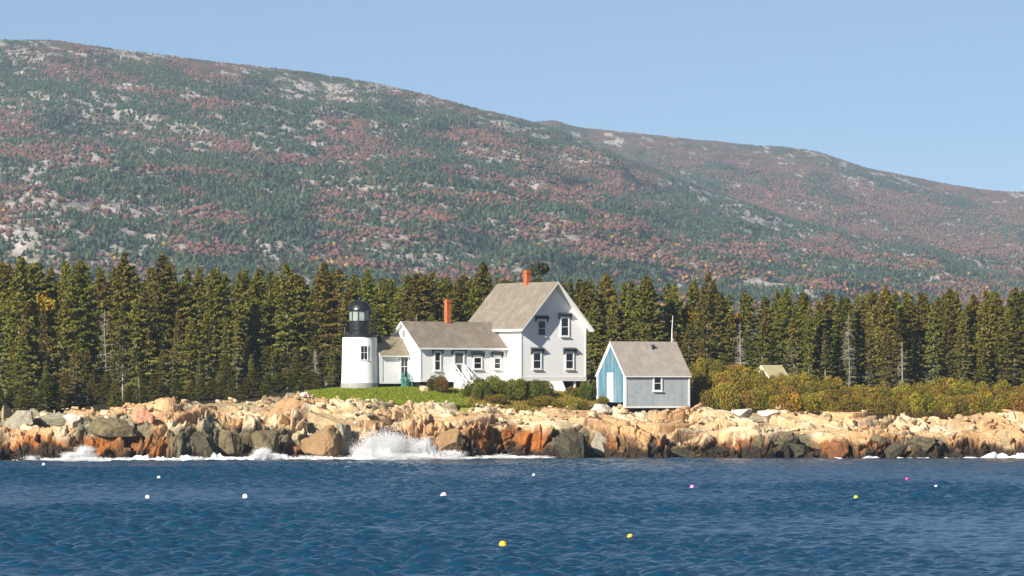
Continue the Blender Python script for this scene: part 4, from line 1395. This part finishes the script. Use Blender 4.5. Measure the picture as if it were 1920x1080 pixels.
# odd trees
def odd(name, meshes, px, row, Yd, w_, hp, label):
    x = (px - 960) / FPX * Yd; g_ = ground_z(x, Yd) - 0.1
    h = P(px, row, Yd).z - g_
    return tree(name, meshes, (x, Yd, g_), h, w_, hp, label=label, cat='tree')
odd('maple_tree', OAK, 82, 545, 431, 1.0, 9, 'orange-brown autumn tree among the far left spruces')
odd('maple_tree', OAK, 1372, 588, 433, 0.8, 9, 'orange autumn tree behind the bleached dead spruce')
odd('maple_tree', OAK, 1292, 572, 434, 0.6, 9, 'small orange-brown autumn tree right behind the blue shed')
odd('pine_tree', PINE, 1020, 496, 440, 1.0, 12, 'dark loose-crowned pine behind the main house chimney')


M['bleached'] = mat('white_wood', (0.62, 0.57, 0.50), 0.9, 0.1, (3, 0.8, 1.1))


def snag(px, row, base_row, Yd, lean, label, seed, rad=0.12, twigs=26, tl=0.9, wood='deadwood'):
    r = np.random.default_rng(seed)
    b = P(px, base_row, Yd); t = P(px + lean, row, Yd)
    h = t.z - b.z
    g_ = min(b.z, ground_z(b.x, Yd)) - 0.3 if Yd > 392 else b.z - 0.5
    root = empty('dead_tree', (b.x, Yd, g_))
    dz = b.z - g_; dx = t.x - b.x
    mb = MB()
    f = np.linspace(0, 1, 7)
    ax = [Vector((dx * q ** 1.4 + (0.22 if wood == 'bleached' else 0.10) * math.sin(5 * q) * (h / 6), 0, (dz + h) * q)) for q in f]
    mb.tube(ax, [max(0.02, rad * (1 - 0.85 * q)) for q in f], 7)
    if twigs:
        tb = mb if twigs < 10 else MB()
        for _ in range(twigs):
            q = r.uniform(0.25, 0.97); a = r.uniform(0, 6.28); i = int(q * 6); p = ax[i].lerp(ax[min(i + 1, 6)], q * 6 - i)
            L_ = tl * (1.1 - q) * r.uniform(0.5, 1.3) * h / 6
            e = p + Vector((math.cos(a) * L_, math.sin(a) * L_, r.uniform(-0.35, 0.25) * L_))
            m_ = p.lerp(e, 0.55) + Vector((0, 0, 0.06))
            tb.tube([p, m_, e], [0.03, 0.02, 0.007], 4)
            for _k in range(3):
                s_ = p.lerp(e, r.uniform(0.4, 0.95)); tb.tube([s_, s_ + Vector((r.normal(0, 0.2), r.normal(0, 0.2), r.normal(-0.12, 0.15)))], [0.012, 0.004], 3)
        if twigs >= 10: tb.build('branches', M['deadwood'], root)
    mb.build('trunk', M[wood], root)
    tag(root, label, 'dead tree', 'dead trees')


snag(1386, 604, 708, 420, 4, 'bleached dead spruce with bare twigs left of the tiny hut', 1, 0.13, 70, 1.5)
snag(1256, 592, 660, 399, 8, 'crooked white dead stem rising behind the shed roof', 2, 0.2, 4, 0.5, 'bleached')
snag(262, 706, 752, 404, -2, 'short pale broken stem in front of the far left spruces', 3, 0.09, 6, 0.5)
snag(780, 590, 640, 416, 2, 'thin grey dead stem behind the entry roof', 4, 0.08, 20, 0.9)
snag(1690, 640, 725, 416, 3, 'grey dead spruce stem in the far right forest block', 5, 0.12, 40, 1.0)
snag(195, 580, 760, 412, 4, 'tall grey dead stem among the far left spruces', 6, 0.08, 50, 1.0)
snag(590, 655, 735, 408, 2, 'grey dead stem with twigs left of the lighthouse', 7, 0.1, 40, 1.2)
snag(1590, 590, 725, 419, 3, 'pale dead spruce with drooping twigs over the hedge', 8, 0.06, 60, 1.3)

# ------------------------------------------------------------------ shrubs
M['leaves'] = mat('shrub_leaves', (0, 0, 0), 0.7, 0.2, (0.6, 0.8, 1.2), tint=True, trans=0.2, rand=0.5)


def shrub_mesh(seed, cols, n=10000):
    """unit shrub about 2 wide, 1 high"""
    r = np.random.default_rng(seed)
    cen, col = [], []
    for i in range(14):
        a = r.uniform(0, 6.28); q = math.sqrt(r.random()) * 0.72
        zc = 0.62 * math.sqrt(max(0, 1 - q * q)) * r.uniform(0.55, 1.05)
        s = r.uniform(0.24, 0.40); k = n // 14
        p = r.normal(0, 1, (k, 3)); p /= np.linalg.norm(p, axis=1, keepdims=True)
        cen.append(np.array([math.cos(a) * q, math.sin(a) * q, zc]) + p * s * r.uniform(0.45, 1.0, (k, 1)) ** 0.5)
        f = np.clip(r.uniform(0, 1) + 0.25 * r.normal(0, 1, (k, 1)), 0, 1)
        pick = cols[r.integers(len(cols))]
        col.append((pick[0] * (1 - f) + pick[1] * f) * r.uniform(0.7, 1.3, (k, 1)))
    cen = np.concatenate(cen); col = np.concatenate(col)
    keep = cen[:, 2] > -0.15; cen, col = cen[keep], col[keep]; k = len(cen)
    d = r.normal(0, 1, (k, 3)); d /= np.linalg.norm(d, axis=1, keepdims=True)
    V = leaf_quads(cen, d, r.uniform(0.035, 0.08, k), r.uniform(0.028, 0.06, k), 0.9, r)
    me = np_mesh('shrub', V, np.arange(len(V)).reshape(-1, 4)); set_tint(me, np.repeat(col, 4, 0)); me.materials.append(M['leaves'])
    return me


A = np.array
OLIVES = [(A([0.14, 0.125, 0.016]), A([0.26, 0.19, 0.02])), (A([0.115, 0.112, 0.016]), A([0.22, 0.17, 0.018])), (A([0.17, 0.125, 0.022]), A([0.25, 0.15, 0.025]))]
GOLDS = OLIVES + [(A([0.17, 0.16, 0.02]), A([0.36, 0.25, 0.02]))]
GREENS = [(A([0.085, 0.115, 0.016]), A([0.17, 0.17, 0.022])), (A([0.045, 0.075, 0.014]), A([0.12, 0.14, 0.018]))]
RUSTY = [(A([0.16, 0.08, 0.025]), A([0.22, 0.12, 0.03])), (A([0.09, 0.085, 0.02]), A([0.14, 0.10, 0.025]))]
SM = {'olive': [shrub_mesh(900 + i, OLIVES) for i in range(3)], 'gold': [shrub_mesh(910 + i, GOLDS) for i in range(3)], 'green': [shrub_mesh(920 + i, GREENS) for i in range(3)],
      'rusty': [shrub_mesh(930 + i, RUSTY) for i in range(2)]}


def shrub(px, row_top, row_bot, Yd, wpx, kind, label, group=None, name='shrub'):
    b = P(px, row_bot, Yd); t = P(px, row_top, Yd)
    h = t.z - b.z + 0.2
    me = random.choice(SM[kind])
    o = bpy.data.objects.new(name, me); COL.objects.link(o)
    wv = wpx * Yd / FPX / 2
    o.location = (b.x, Yd, b.z - 0.2); o.scale = (wv, max(wv * 0.8, h * 0.7), h / 0.88)
    o.rotation_euler = (0, 0, random.choice([0, math.pi]) + random.uniform(-0.3, 0.3))
    tag(o, label, 'shrub', group)


# close to the house
for (px, a, b, Yd, wp, kd, lb) in (
        (826, 704, 732, 392.5, 64, 'rusty', 'rusty brown shrub under the wing windows left of the stair'),
        (882, 718, 746, 391.5, 36, 'green', 'small dark green bush at the foot of the wing stair'),
        (912, 704, 742, 391, 74, 'green', 'yellow-green bush under the right wing windows'),
        (905, 720, 748, 389.5, 50, 'green', 'low dark green bush just right of the stair foot'),
        (948, 711, 746, 390.5, 84, 'green', 'round green bush below the inner corner of the house'),
        (978, 706, 748, 390.8, 74, 'green', 'upright dark bush at the near corner of the main block'),
        (1008, 710, 748, 391, 74, 'green', 'dark green bush left of the white cellar bulkhead'),
        (1078, 724, 745, 394, 40, 'olive', 'small olive bush right of the white cellar bulkhead'),
        (1100, 715, 748, 393, 40, 'green', 'green bush between the main block and the shed'),
        (935, 738, 752, 388.5, 60, 'olive', 'low olive growth before the row of dark bushes'),
        (1020, 742, 764, 387, 90, 'olive', 'wide low olive growth on the bank below the cellar bulkhead'),
        (1075, 748, 768, 386.5, 70, 'olive', 'low olive growth on the bank left of the shed'),
        (1058, 768, 788, 384.5, 46, 'rusty', 'brownish tuft of growth hanging over the rocks left of the shed'),
        (1130, 742, 754, 390.5, 30, 'olive', 'tiny olive tuft at the blue gable foot')):
    shrub(px, a, b, Yd, wp, kd, lb, 'bushes around the house')
# the long hedge-like thicket on the right
def thick_top(px): return float(np.interp(px, [1290, 1330, 1400, 1480, 1560, 1600, 1650, 1700, 1800, 1920, 2000], [697, 695, 693, 697, 712, 722, 722, 713, 710, 713, 713]))
def thick_bot(px): return float(np.interp(px, [1290, 1340, 1450, 1560, 1700, 1920, 2000], [762, 770, 774, 780, 782, 784, 784]))
HEDGE = []
for (Yd, f0, f1, step) in ((403, 0.0, 0.75, 34), (397.5, 0.12, 0.85, 36), (393.5, 0.35, 1.0, 38)):
    px = 1312 + random.uniform(0, 14)
    while px < 1985:
        T, B = thick_top(px), thick_bot(px)
        HEDGE.append((px, T + (B - T) * f0 + random.uniform(-3, 7), T + (B - T) * f1 + 6, Yd + random.uniform(-0.8, 0.8), step * random.uniform(2.0, 3.0)))
        px += step * random.uniform(0.8, 1.2)
HEDGE.sort(key=lambda h: h[0])
for i, (px, a, b, Yd, wp) in enumerate(HEDGE):
    front = Yd < 395.5
    row = 'front' if Yd < 395.5 else 'middle' if Yd < 400 else 'back'
    kd = 'gold' if (row == 'back' and px < 1600) or (row != 'front' and px < 1500) else random.choice(['olive', 'olive', 'gold'])
    part = 'next to the shed' if px < 1420 else 'before the tiny hut' if px < 1520 else 'in the dip at mid hedge' if px < 1680 else 'at the far right'
    shrub(px, a, b, Yd, wp, kd, f"olive shrub in the {row} thicket row {part}", f"thicket shrubs, {row} row, {part}")
for (px, a, b, Yd, wp, lb) in ((1330, 670, 706, 408, 70, 'rounded yellow-green bush behind the right end of the shed'), (1375, 682, 708, 409, 60, 'yellow-green bush between the shed and the tiny hut'),
                               (1300, 690, 712, 406, 40, 'small yellow-green bush touching the shed wall')):
    shrub(px, a, b, Yd, wp, 'gold', lb, 'bushes behind the shed')
# rusty undergrowth strip at the foot of the thicket
for (px, wp) in ((1720, 60), (1765, 70), (1820, 50)):
    shrub(px, 770, 784, 391.5, wp, 'rusty', 'low rust-red growth between the thicket and the right rocks', 'rust-red growth under the thicket')

# ------------------------------------------------------------------ lobster buoys
def buoy(px, py, size_px, colour, label, stick=True, tilt=0.3, band=None):
    ang = (py - 731) / FPX
    Yd = 6.0 / ang
    s = 1.05 * size_px * Yd / FPX
    p = P(px, py, Yd)
    o = empty('buoy', (p.x, Yd, 0.22 * s), random.uniform(0, 6.28))
    o.rotation_euler[0] = tilt
    r_ = s * 0.42; h = s * 0.95
    m = mat('buoy_paint', colour, 0.4, 0.4, (6, 0.85, 1.05))
    MB().lathe([(r_ * 0.35, -h * 0.5), (r_ * 0.8, -h * 0.36), (r_, -h * 0.1), (r_, h * 0.2), (r_ * 0.72, h * 0.42), (r_ * 0.2, h * 0.5)], 16).build('float', m, o, smooth=True)
    if band:
        MB().lathe([(r_ * 1.02, -h * 0.08), (r_ * 1.02, h * 0.1)], 16, cap=False).build('band', mat('buoy_band', band, 0.4, 0.4), o)
    MB().lathe([(r_ * 0.1, h * 0.5), (r_ * 0.1, h * 0.85)], 8).build('spindle', M['dark'], o)
    tag(o, label, 'buoy', 'buoys floating on the bay')


WHT = (0.82, 0.82, 0.80)
buoy(943, 1026, 17, (0.72, 0.40, 0.01), 'large orange-yellow buoy nearest the camera', band=(0.75, 0.55, 0.05))
buoy(1182, 1010, 13, (0.68, 0.50, 0.05), 'yellow and dark buoy right of the large orange-yellow one', band=(0.05, 0.03, 0.05))
buoy(1605, 936, 10, (0.60, 0.62, 0.03), 'lime yellow buoy on the right of the bay')
buoy(832, 932, 13, (0.75, 0.45, 0.55), 'pale pink and white buoy in mid bay', band=WHT, tilt=1.2)
buoy(1298, 916, 10, (0.66, 0.25, 0.55), 'lilac pink buoy below the shed')
buoy(1701, 901, 9, (0.60, 0.04, 0.22), 'crimson buoy near the right shore', band=(0.03, 0.02, 0.05))
buoy(460, 934, 11, WHT, 'white buoy with a dark base, right of the pinkish white one', band=(0.55, 0.55, 0.5), tilt=0.8)
buoy(277, 935, 10, (0.78, 0.70, 0.72), 'pinkish white buoy at the left of the bay', tilt=0.9)
buoy(298, 898, 8, WHT, 'small white buoy off the rust-orange cliff')
buoy(82, 873, 7, WHT, 'tiny white buoy by the surf at the far left')
buoy(1001, 892, 6, WHT, 'tiny white buoy below the black boulder')
buoy(1755, 914, 7, (0.7, 0.74, 0.78), 'tiny pale buoy right of the crimson one')

# ------------------------------------------------------------------ hills
CREST_A = np.array([(-1500, 190), (-1000, 150), (-400, 96), (-100, 80), (0, 75), (100, 75), (250, 96), (420, 118), (560, 134), (700, 155), (800, 179), (900, 205), (960, 219), (1000, 230), (1060, 248), (1180, 298), (1300, 345), (1450, 398), (1600, 440), (1750, 478), (1920, 505), (2300, 545), (3400, 600)], float)
CREST_B = np.array([(-1500, 320), (-400, 300), (600, 250), (900, 212), (960, 222), (1000, 231), (1050, 237), (1100, 241), (1200, 251), (1300, 262), (1400, 271), (1480, 276), (1540, 285), (1620, 314), (1700, 330), (1780, 345), (1850, 357), (1920, 360), (2050, 374), (2300, 405), (2700, 455), (3400, 520)], float)
GREENC = A([0.038, 0.058, 0.030]); DGREEN = A([0.018, 0.036, 0.022]); REDC = A([0.145, 0.058, 0.064]); BROWNC = A([0.12, 0.07, 0.045]); GOLDC = A([0.26, 0.15, 0.035]); GRANITE = A([0.31, 0.27, 0.245]); OLIVC = A([0.065, 0.065, 0.028])


def hill(name, crest, y_foot, y_crest, z_foot, power, seed, redness, rockiness, spots, tree_step, tmin, px_rng):
    # rows of the grid follow the slope from the foot to the crest, columns are sight lines a few metres apart
    y_back = y_crest + 420
    pxs = np.concatenate([np.linspace(px_rng[0], px_rng[1], 760), np.linspace(px_rng[1], 3300, 161)[1:]])
    if px_rng[0] < 0: pxs = np.concatenate([np.linspace(-1350, px_rng[0], 181)[:-1], pxs])
    ts = np.concatenate([np.linspace(0, 1, 420), 1 + np.linspace(0.01, 1, 18)])
    PXg, T = np.meshgrid(pxs, ts)

    def surf(PXv, Tv):
        cr = np.interp(PXv, crest[:, 0], crest[:, 1]) + 3.0 * (fbm(PXv / 60, PXv * 0 + seed, seed, 3) - 0.5)
        # crest distance wanders, so the slope has spurs and gullies
        yc = y_crest + 260 * (fbm(PXv / 420, PXv * 0 + 3, seed + 1, 2) - 0.5)
        tt = np.clip(Tv, 0, 1)
        Yv = y_foot + (yc - y_foot) * tt + np.clip(Tv - 1, 0, 1) * (y_back - yc)
        v = (540 - cr) / FPX
        zc = CAM_Z + yc / (CP - v * SP) * (SP + v * CP)
        zz = z_foot + (zc - z_foot) * tt ** power - np.clip(Tv - 1, 0, 1) ** 1.5 * 90
        Xv = (PXv - 960) / FPX * Yv
        env = np.clip(tt / 0.1, 0, 1) * np.clip((1 - tt) / 0.06, 0, 1)
        b = 40 * (fbm(Xv / 210, Yv / 330, seed + 2, 4) - 0.5) + 24 * (fbm(Xv / 60, Yv / 110, seed + 3, 4) - 0.5)
        # ledges: steps that run across the slope
        q = zz / 26 + 1.6 * fbm(Xv / 160, Yv / 240, seed + 4, 3)
        led = 10.0 * (sstep(0.0, 0.35, q - np.floor(q)) - (q - np.floor(q)))
        return Xv, Yv, zz + env * (b + led)

    def rockmask(PXv, Xv, Yv, Zv):
        d = np.hypot(Yv, 0); py = 731 - FPX * (Zv - CAM_Z) / d
        n = fbm(PXv / 20, (py - 0.24 * PXv) / 5, seed + 5, 4)
        n2 = fbm(PXv / 80, (py - 0.22 * PXv) / 24, seed + 6, 3)
        r_ = n + 0.5 * (n2 - 0.5) + rockiness + 0.03
        for (a, b, sa, sb, k) in spots: r_ = r_ + k * np.exp(-((PXv - a) / sa) ** 2 - ((py - b) / sb) ** 2)
        return r_, py

    Xg, Yg, Zg_ = surf(PXg, T)
    rm, py = rockmask(PXg, Xg, Yg, Zg_)
    V = np.stack([Xg, Yg, Zg_], -1).reshape(-1, 3)
    ny, nx = PXg.shape
    idx = np.arange(nx * ny).reshape(ny, nx)
    F = np.stack([idx[:-1, :-1], idx[:-1, 1:], idx[1:, 1:], idx[1:, :-1]], -1).reshape(-1, 4)
    me = np_mesh(name, V, F)
    c = mixc(np.broadcast_to(BROWNC * 0.5 + GREENC * 0.6, PXg.shape + (3,)), np.broadcast_to(GRANITE, PXg.shape + (3,)), sstep(0.62, 0.72, rm))
    c = c * (0.55 + 0.9 * fbm(PXg / 5, py / 3, seed + 7, 3))[..., None]
    set_tint(me, c.reshape(-1, 3))
    hm = mat('hill_ground', (0, 0, 0), 0.95, 0.1, (0.05, 0.8, 1.2), (0.12, 0.8, 4.0), tint=True)
    tag(link(name, me, hm), kind='structure')
    # the wood on the slope
    r = np.random.default_rng(seed + 50)
    n = int(1.0 * tree_step)
    yv0 = y_foot + (y_crest - y_foot) * tmin
    # even density on the ground: columns widen with distance
    Tt = tmin + (1.0 - tmin) * r.random(n * 2) ** 0.8
    Pp = r.uniform(px_rng[0], px_rng[1], n * 2)
    wgt = (y_foot + (y_crest - y_foot) * Tt) / y_crest
    k = r.random(n * 2) < wgt
    Tt, Pp = Tt[k][:n], Pp[k][:n]
    # a sparser continuation to both sides of the view
    ext = r.uniform(px_rng[1], 3300, int(n * 0.22)) if px_rng[0] > 0 else np.concatenate([r.uniform(-1350, px_rng[0], int(n * 0.18)), r.uniform(px_rng[1], 3300, int(n * 0.12))])
    Pp = np.concatenate([Pp, ext]); Tt = np.concatenate([Tt, tmin + (1.0 - tmin) * r.random(len(ext)) ** 0.8])
    Xv, Yv, Zv = surf(Pp, Tt)
    rmv, pyv = rockmask(Pp, Xv, Yv, Zv)
    keep = r.random(len(Pp)) < np.maximum(sstep(0.69, 0.58, rmv), 0.22) * 0.93
    Xv, Yv, Zv, Pp, pyv, Tt = (a_[keep] for a_ in (Xv, Yv, Zv, Pp, pyv, Tt))
    n = len(Xv)
    nn = fbm(Pp / 130, (pyv - 0.15 * Pp) / 22, seed + 8, 5); n3 = fbm(Pp / 14, pyv / 7, seed + 9, 3)
    red = nn + 0.30 * (n3 - 0.5) + redness(Pp, pyv) + r.normal(0, 0.06, n)
    con = red < 0.575
    col = np.where(con[:, None], GREENC * (1 - r.random((n, 1))) + DGREEN * r.random((n, 1)), REDC)
    mixr = r.random((n, 1))
    col = np.where((~con)[:, None], REDC * mixr + BROWNC * (1 - mixr), col)
    gold = (~con) & (r.random(n) < np.interp(pyv, [300, 440, 540], [0.015, 0.05, 0.14])); col[gold] = GOLDC * r.uniform(0.6, 1.2, (gold.sum(), 1))
    ol = r.random(n) < 0.12; col[ol] = OLIVC
    col = col * r.uniform(0.7, 1.35, (n, 1))
    hgt = np.where(con, r.uniform(1.6, 3.7, n), r.uniform(1.4, 2.8, n)) * np.interp(Tt, [0, 0.75, 1], [1.1, 0.95, 0.42]) * (0.8 + 0.5 * n3)
    rad = np.where(con, hgt * r.uniform(0.32, 0.5, n), hgt * r.uniform(0.5, 0.75, n))
    # four-sided crowns: foot, belly ring, tip
    ang = r.uniform(0, 6.28, n)[:, None] + np.arange(4)[None] * math.pi / 2
    rr = rad[:, None] * r.uniform(0.7, 1.3, (n, 4))
    zb_ = (Zv + hgt * np.where(con, 0.22, 0.5))[:, None] + hgt[:, None] * 0.10 * r.normal(0, 1, (n, 4))
    ring = np.stack([Xv[:, None] + rr * np.cos(ang), Yv[:, None] + rr * np.sin(ang), zb_], -1)
    foot = np.stack([Xv, Yv, Zv - 0.4], -1)[:, None]
    tip = np.stack([Xv + r.normal(0, 0.1, n) * hgt, Yv, Zv + hgt], -1)[:, None]
    VV = np.concatenate([ring, foot, tip], 1)          # n, 6, 3
    fs = []
    for q in range(4):
        p = (q + 1) % 4
        fs += [(q, p, 5), (p, q, 4)]
    FF = (np.arange(n)[:, None, None] * 6 + np.array(fs)[None]).reshape(-1, 3)
    me = np_mesh('hill_forest', VV.reshape(-1, 3), FF)
    set_tint(me, np.repeat(col, 6, 0))
    return me


hill_leaf = mat('hill_foliage', (0, 0, 0), 0.85, 0.1, tint=True)
spots_a = [(90, 308, 90, 16, 0.20), (200, 195, 70, 16, 0.16), (40, 95, 80, 14, 0.18), (720, 165, 110, 16, 0.20), (260, 108, 30, 12, 0.16), (120, 390, 120, 30, 0.24), (280, 415, 70, 28, 0.30), (60, 440, 80, 28, 0.24), (190, 450, 150, 24, 0.12),
           (470, 260, 90, 30, 0.12), (700, 300, 90, 20, 0.10), (920, 295, 70, 16, 0.14), (1040, 300, 50, 14, 0.12), (620, 190, 120, 22, 0.10), (760, 485, 70, 6, 0.22), (860, 190, 80, 14, 0.12)]
def red_a(px, py):
    return (-0.03 + 0.035 * sstep(550, 900, px) + 0.12 * np.exp(-((px - 600) / 70) ** 2 - ((py - 365) / 26) ** 2) + 0.10 * np.exp(-((px - 820) / 330) ** 2 - ((py - 430) / 40) ** 2) + 0.10 * np.exp(-((px - 900) / 120) ** 2 - ((py - 318) / 12) ** 2)
            + 0.08 * np.exp(-((px - 480) / 70) ** 2 - ((py - 295) / 14) ** 2) + 0.09 * np.exp(-((px - 90) / 90) ** 2 - ((py - 335) / 12) ** 2) + 0.12 * np.exp(-((px - 1400) / 350) ** 2 - ((py - 480) / 30) ** 2)
            + 0.10 * sstep(430, 480, py) * sstep(600, 300, px) - 0.08 * np.exp(-((px - 350) / 200) ** 2 - ((py - 370) / 50) ** 2) + 0.05 * sstep(150, 60, py))
me = hill('hill', CREST_A, 1500, 4000, 0.0, 1.12, 201, red_a, 0.0, spots_a, 400000, 0.10, (-260, 2180))
tag(link('hill_forest', me, hill_leaf), 'mixed green and red autumn wood with granite gaps on the near mountain slope', 'wood', kind='stuff')
spots_b = [(1390, 275, 30, 8, 0.18), (1530, 290, 40, 10, 0.22), (1160, 262, 80, 12, 0.10)]
def red_b(px, py): return 0.15 + 0.06 * np.exp(-((px - 1600) / 200) ** 2 - ((py - 390) / 50) ** 2) - 0.10 * sstep(1620, 1800, px) * sstep(390, 350, py) - 0.05 * np.exp(-((px - 1800) / 120) ** 2 - ((py - 430) / 30) ** 2)
me = hill('hill', CREST_B, 3000, 5300, 20.0, 1.05, 301, red_b, -0.06, spots_b, 200000, 0.30, (700, 2180))
tag(link('hill_forest', me, hill_leaf), 'rust-red autumn wood covering the farther ridge on the right', 'wood', kind='stuff')

# ------------------------------------------------------------------ haze
hb = MB().box(-1650, 1650, -120, 6300, -8, 640).build('haze', mat('haze_air', (1, 1, 1)))
hm = bpy.data.materials['haze_air']
hn = hm.node_tree.nodes
for nd in list(hn):
    if nd.type != 'OUTPUT_MATERIAL': hn.remove(nd)
pv = hn.new('ShaderNodeVolumePrincipled')
pv.inputs['Color'].default_value = (0.60, 0.80, 1.0, 1)
pv.inputs['Density'].default_value = 7.8e-5
pv.inputs['Anisotropy'].default_value = 0.0
hm.node_tree.links.new(pv.outputs[0], hn['Material Output'].inputs['Volume'])
tag(hb, 'thin blue haze in the air before the mountain', 'haze', kind='stuff')
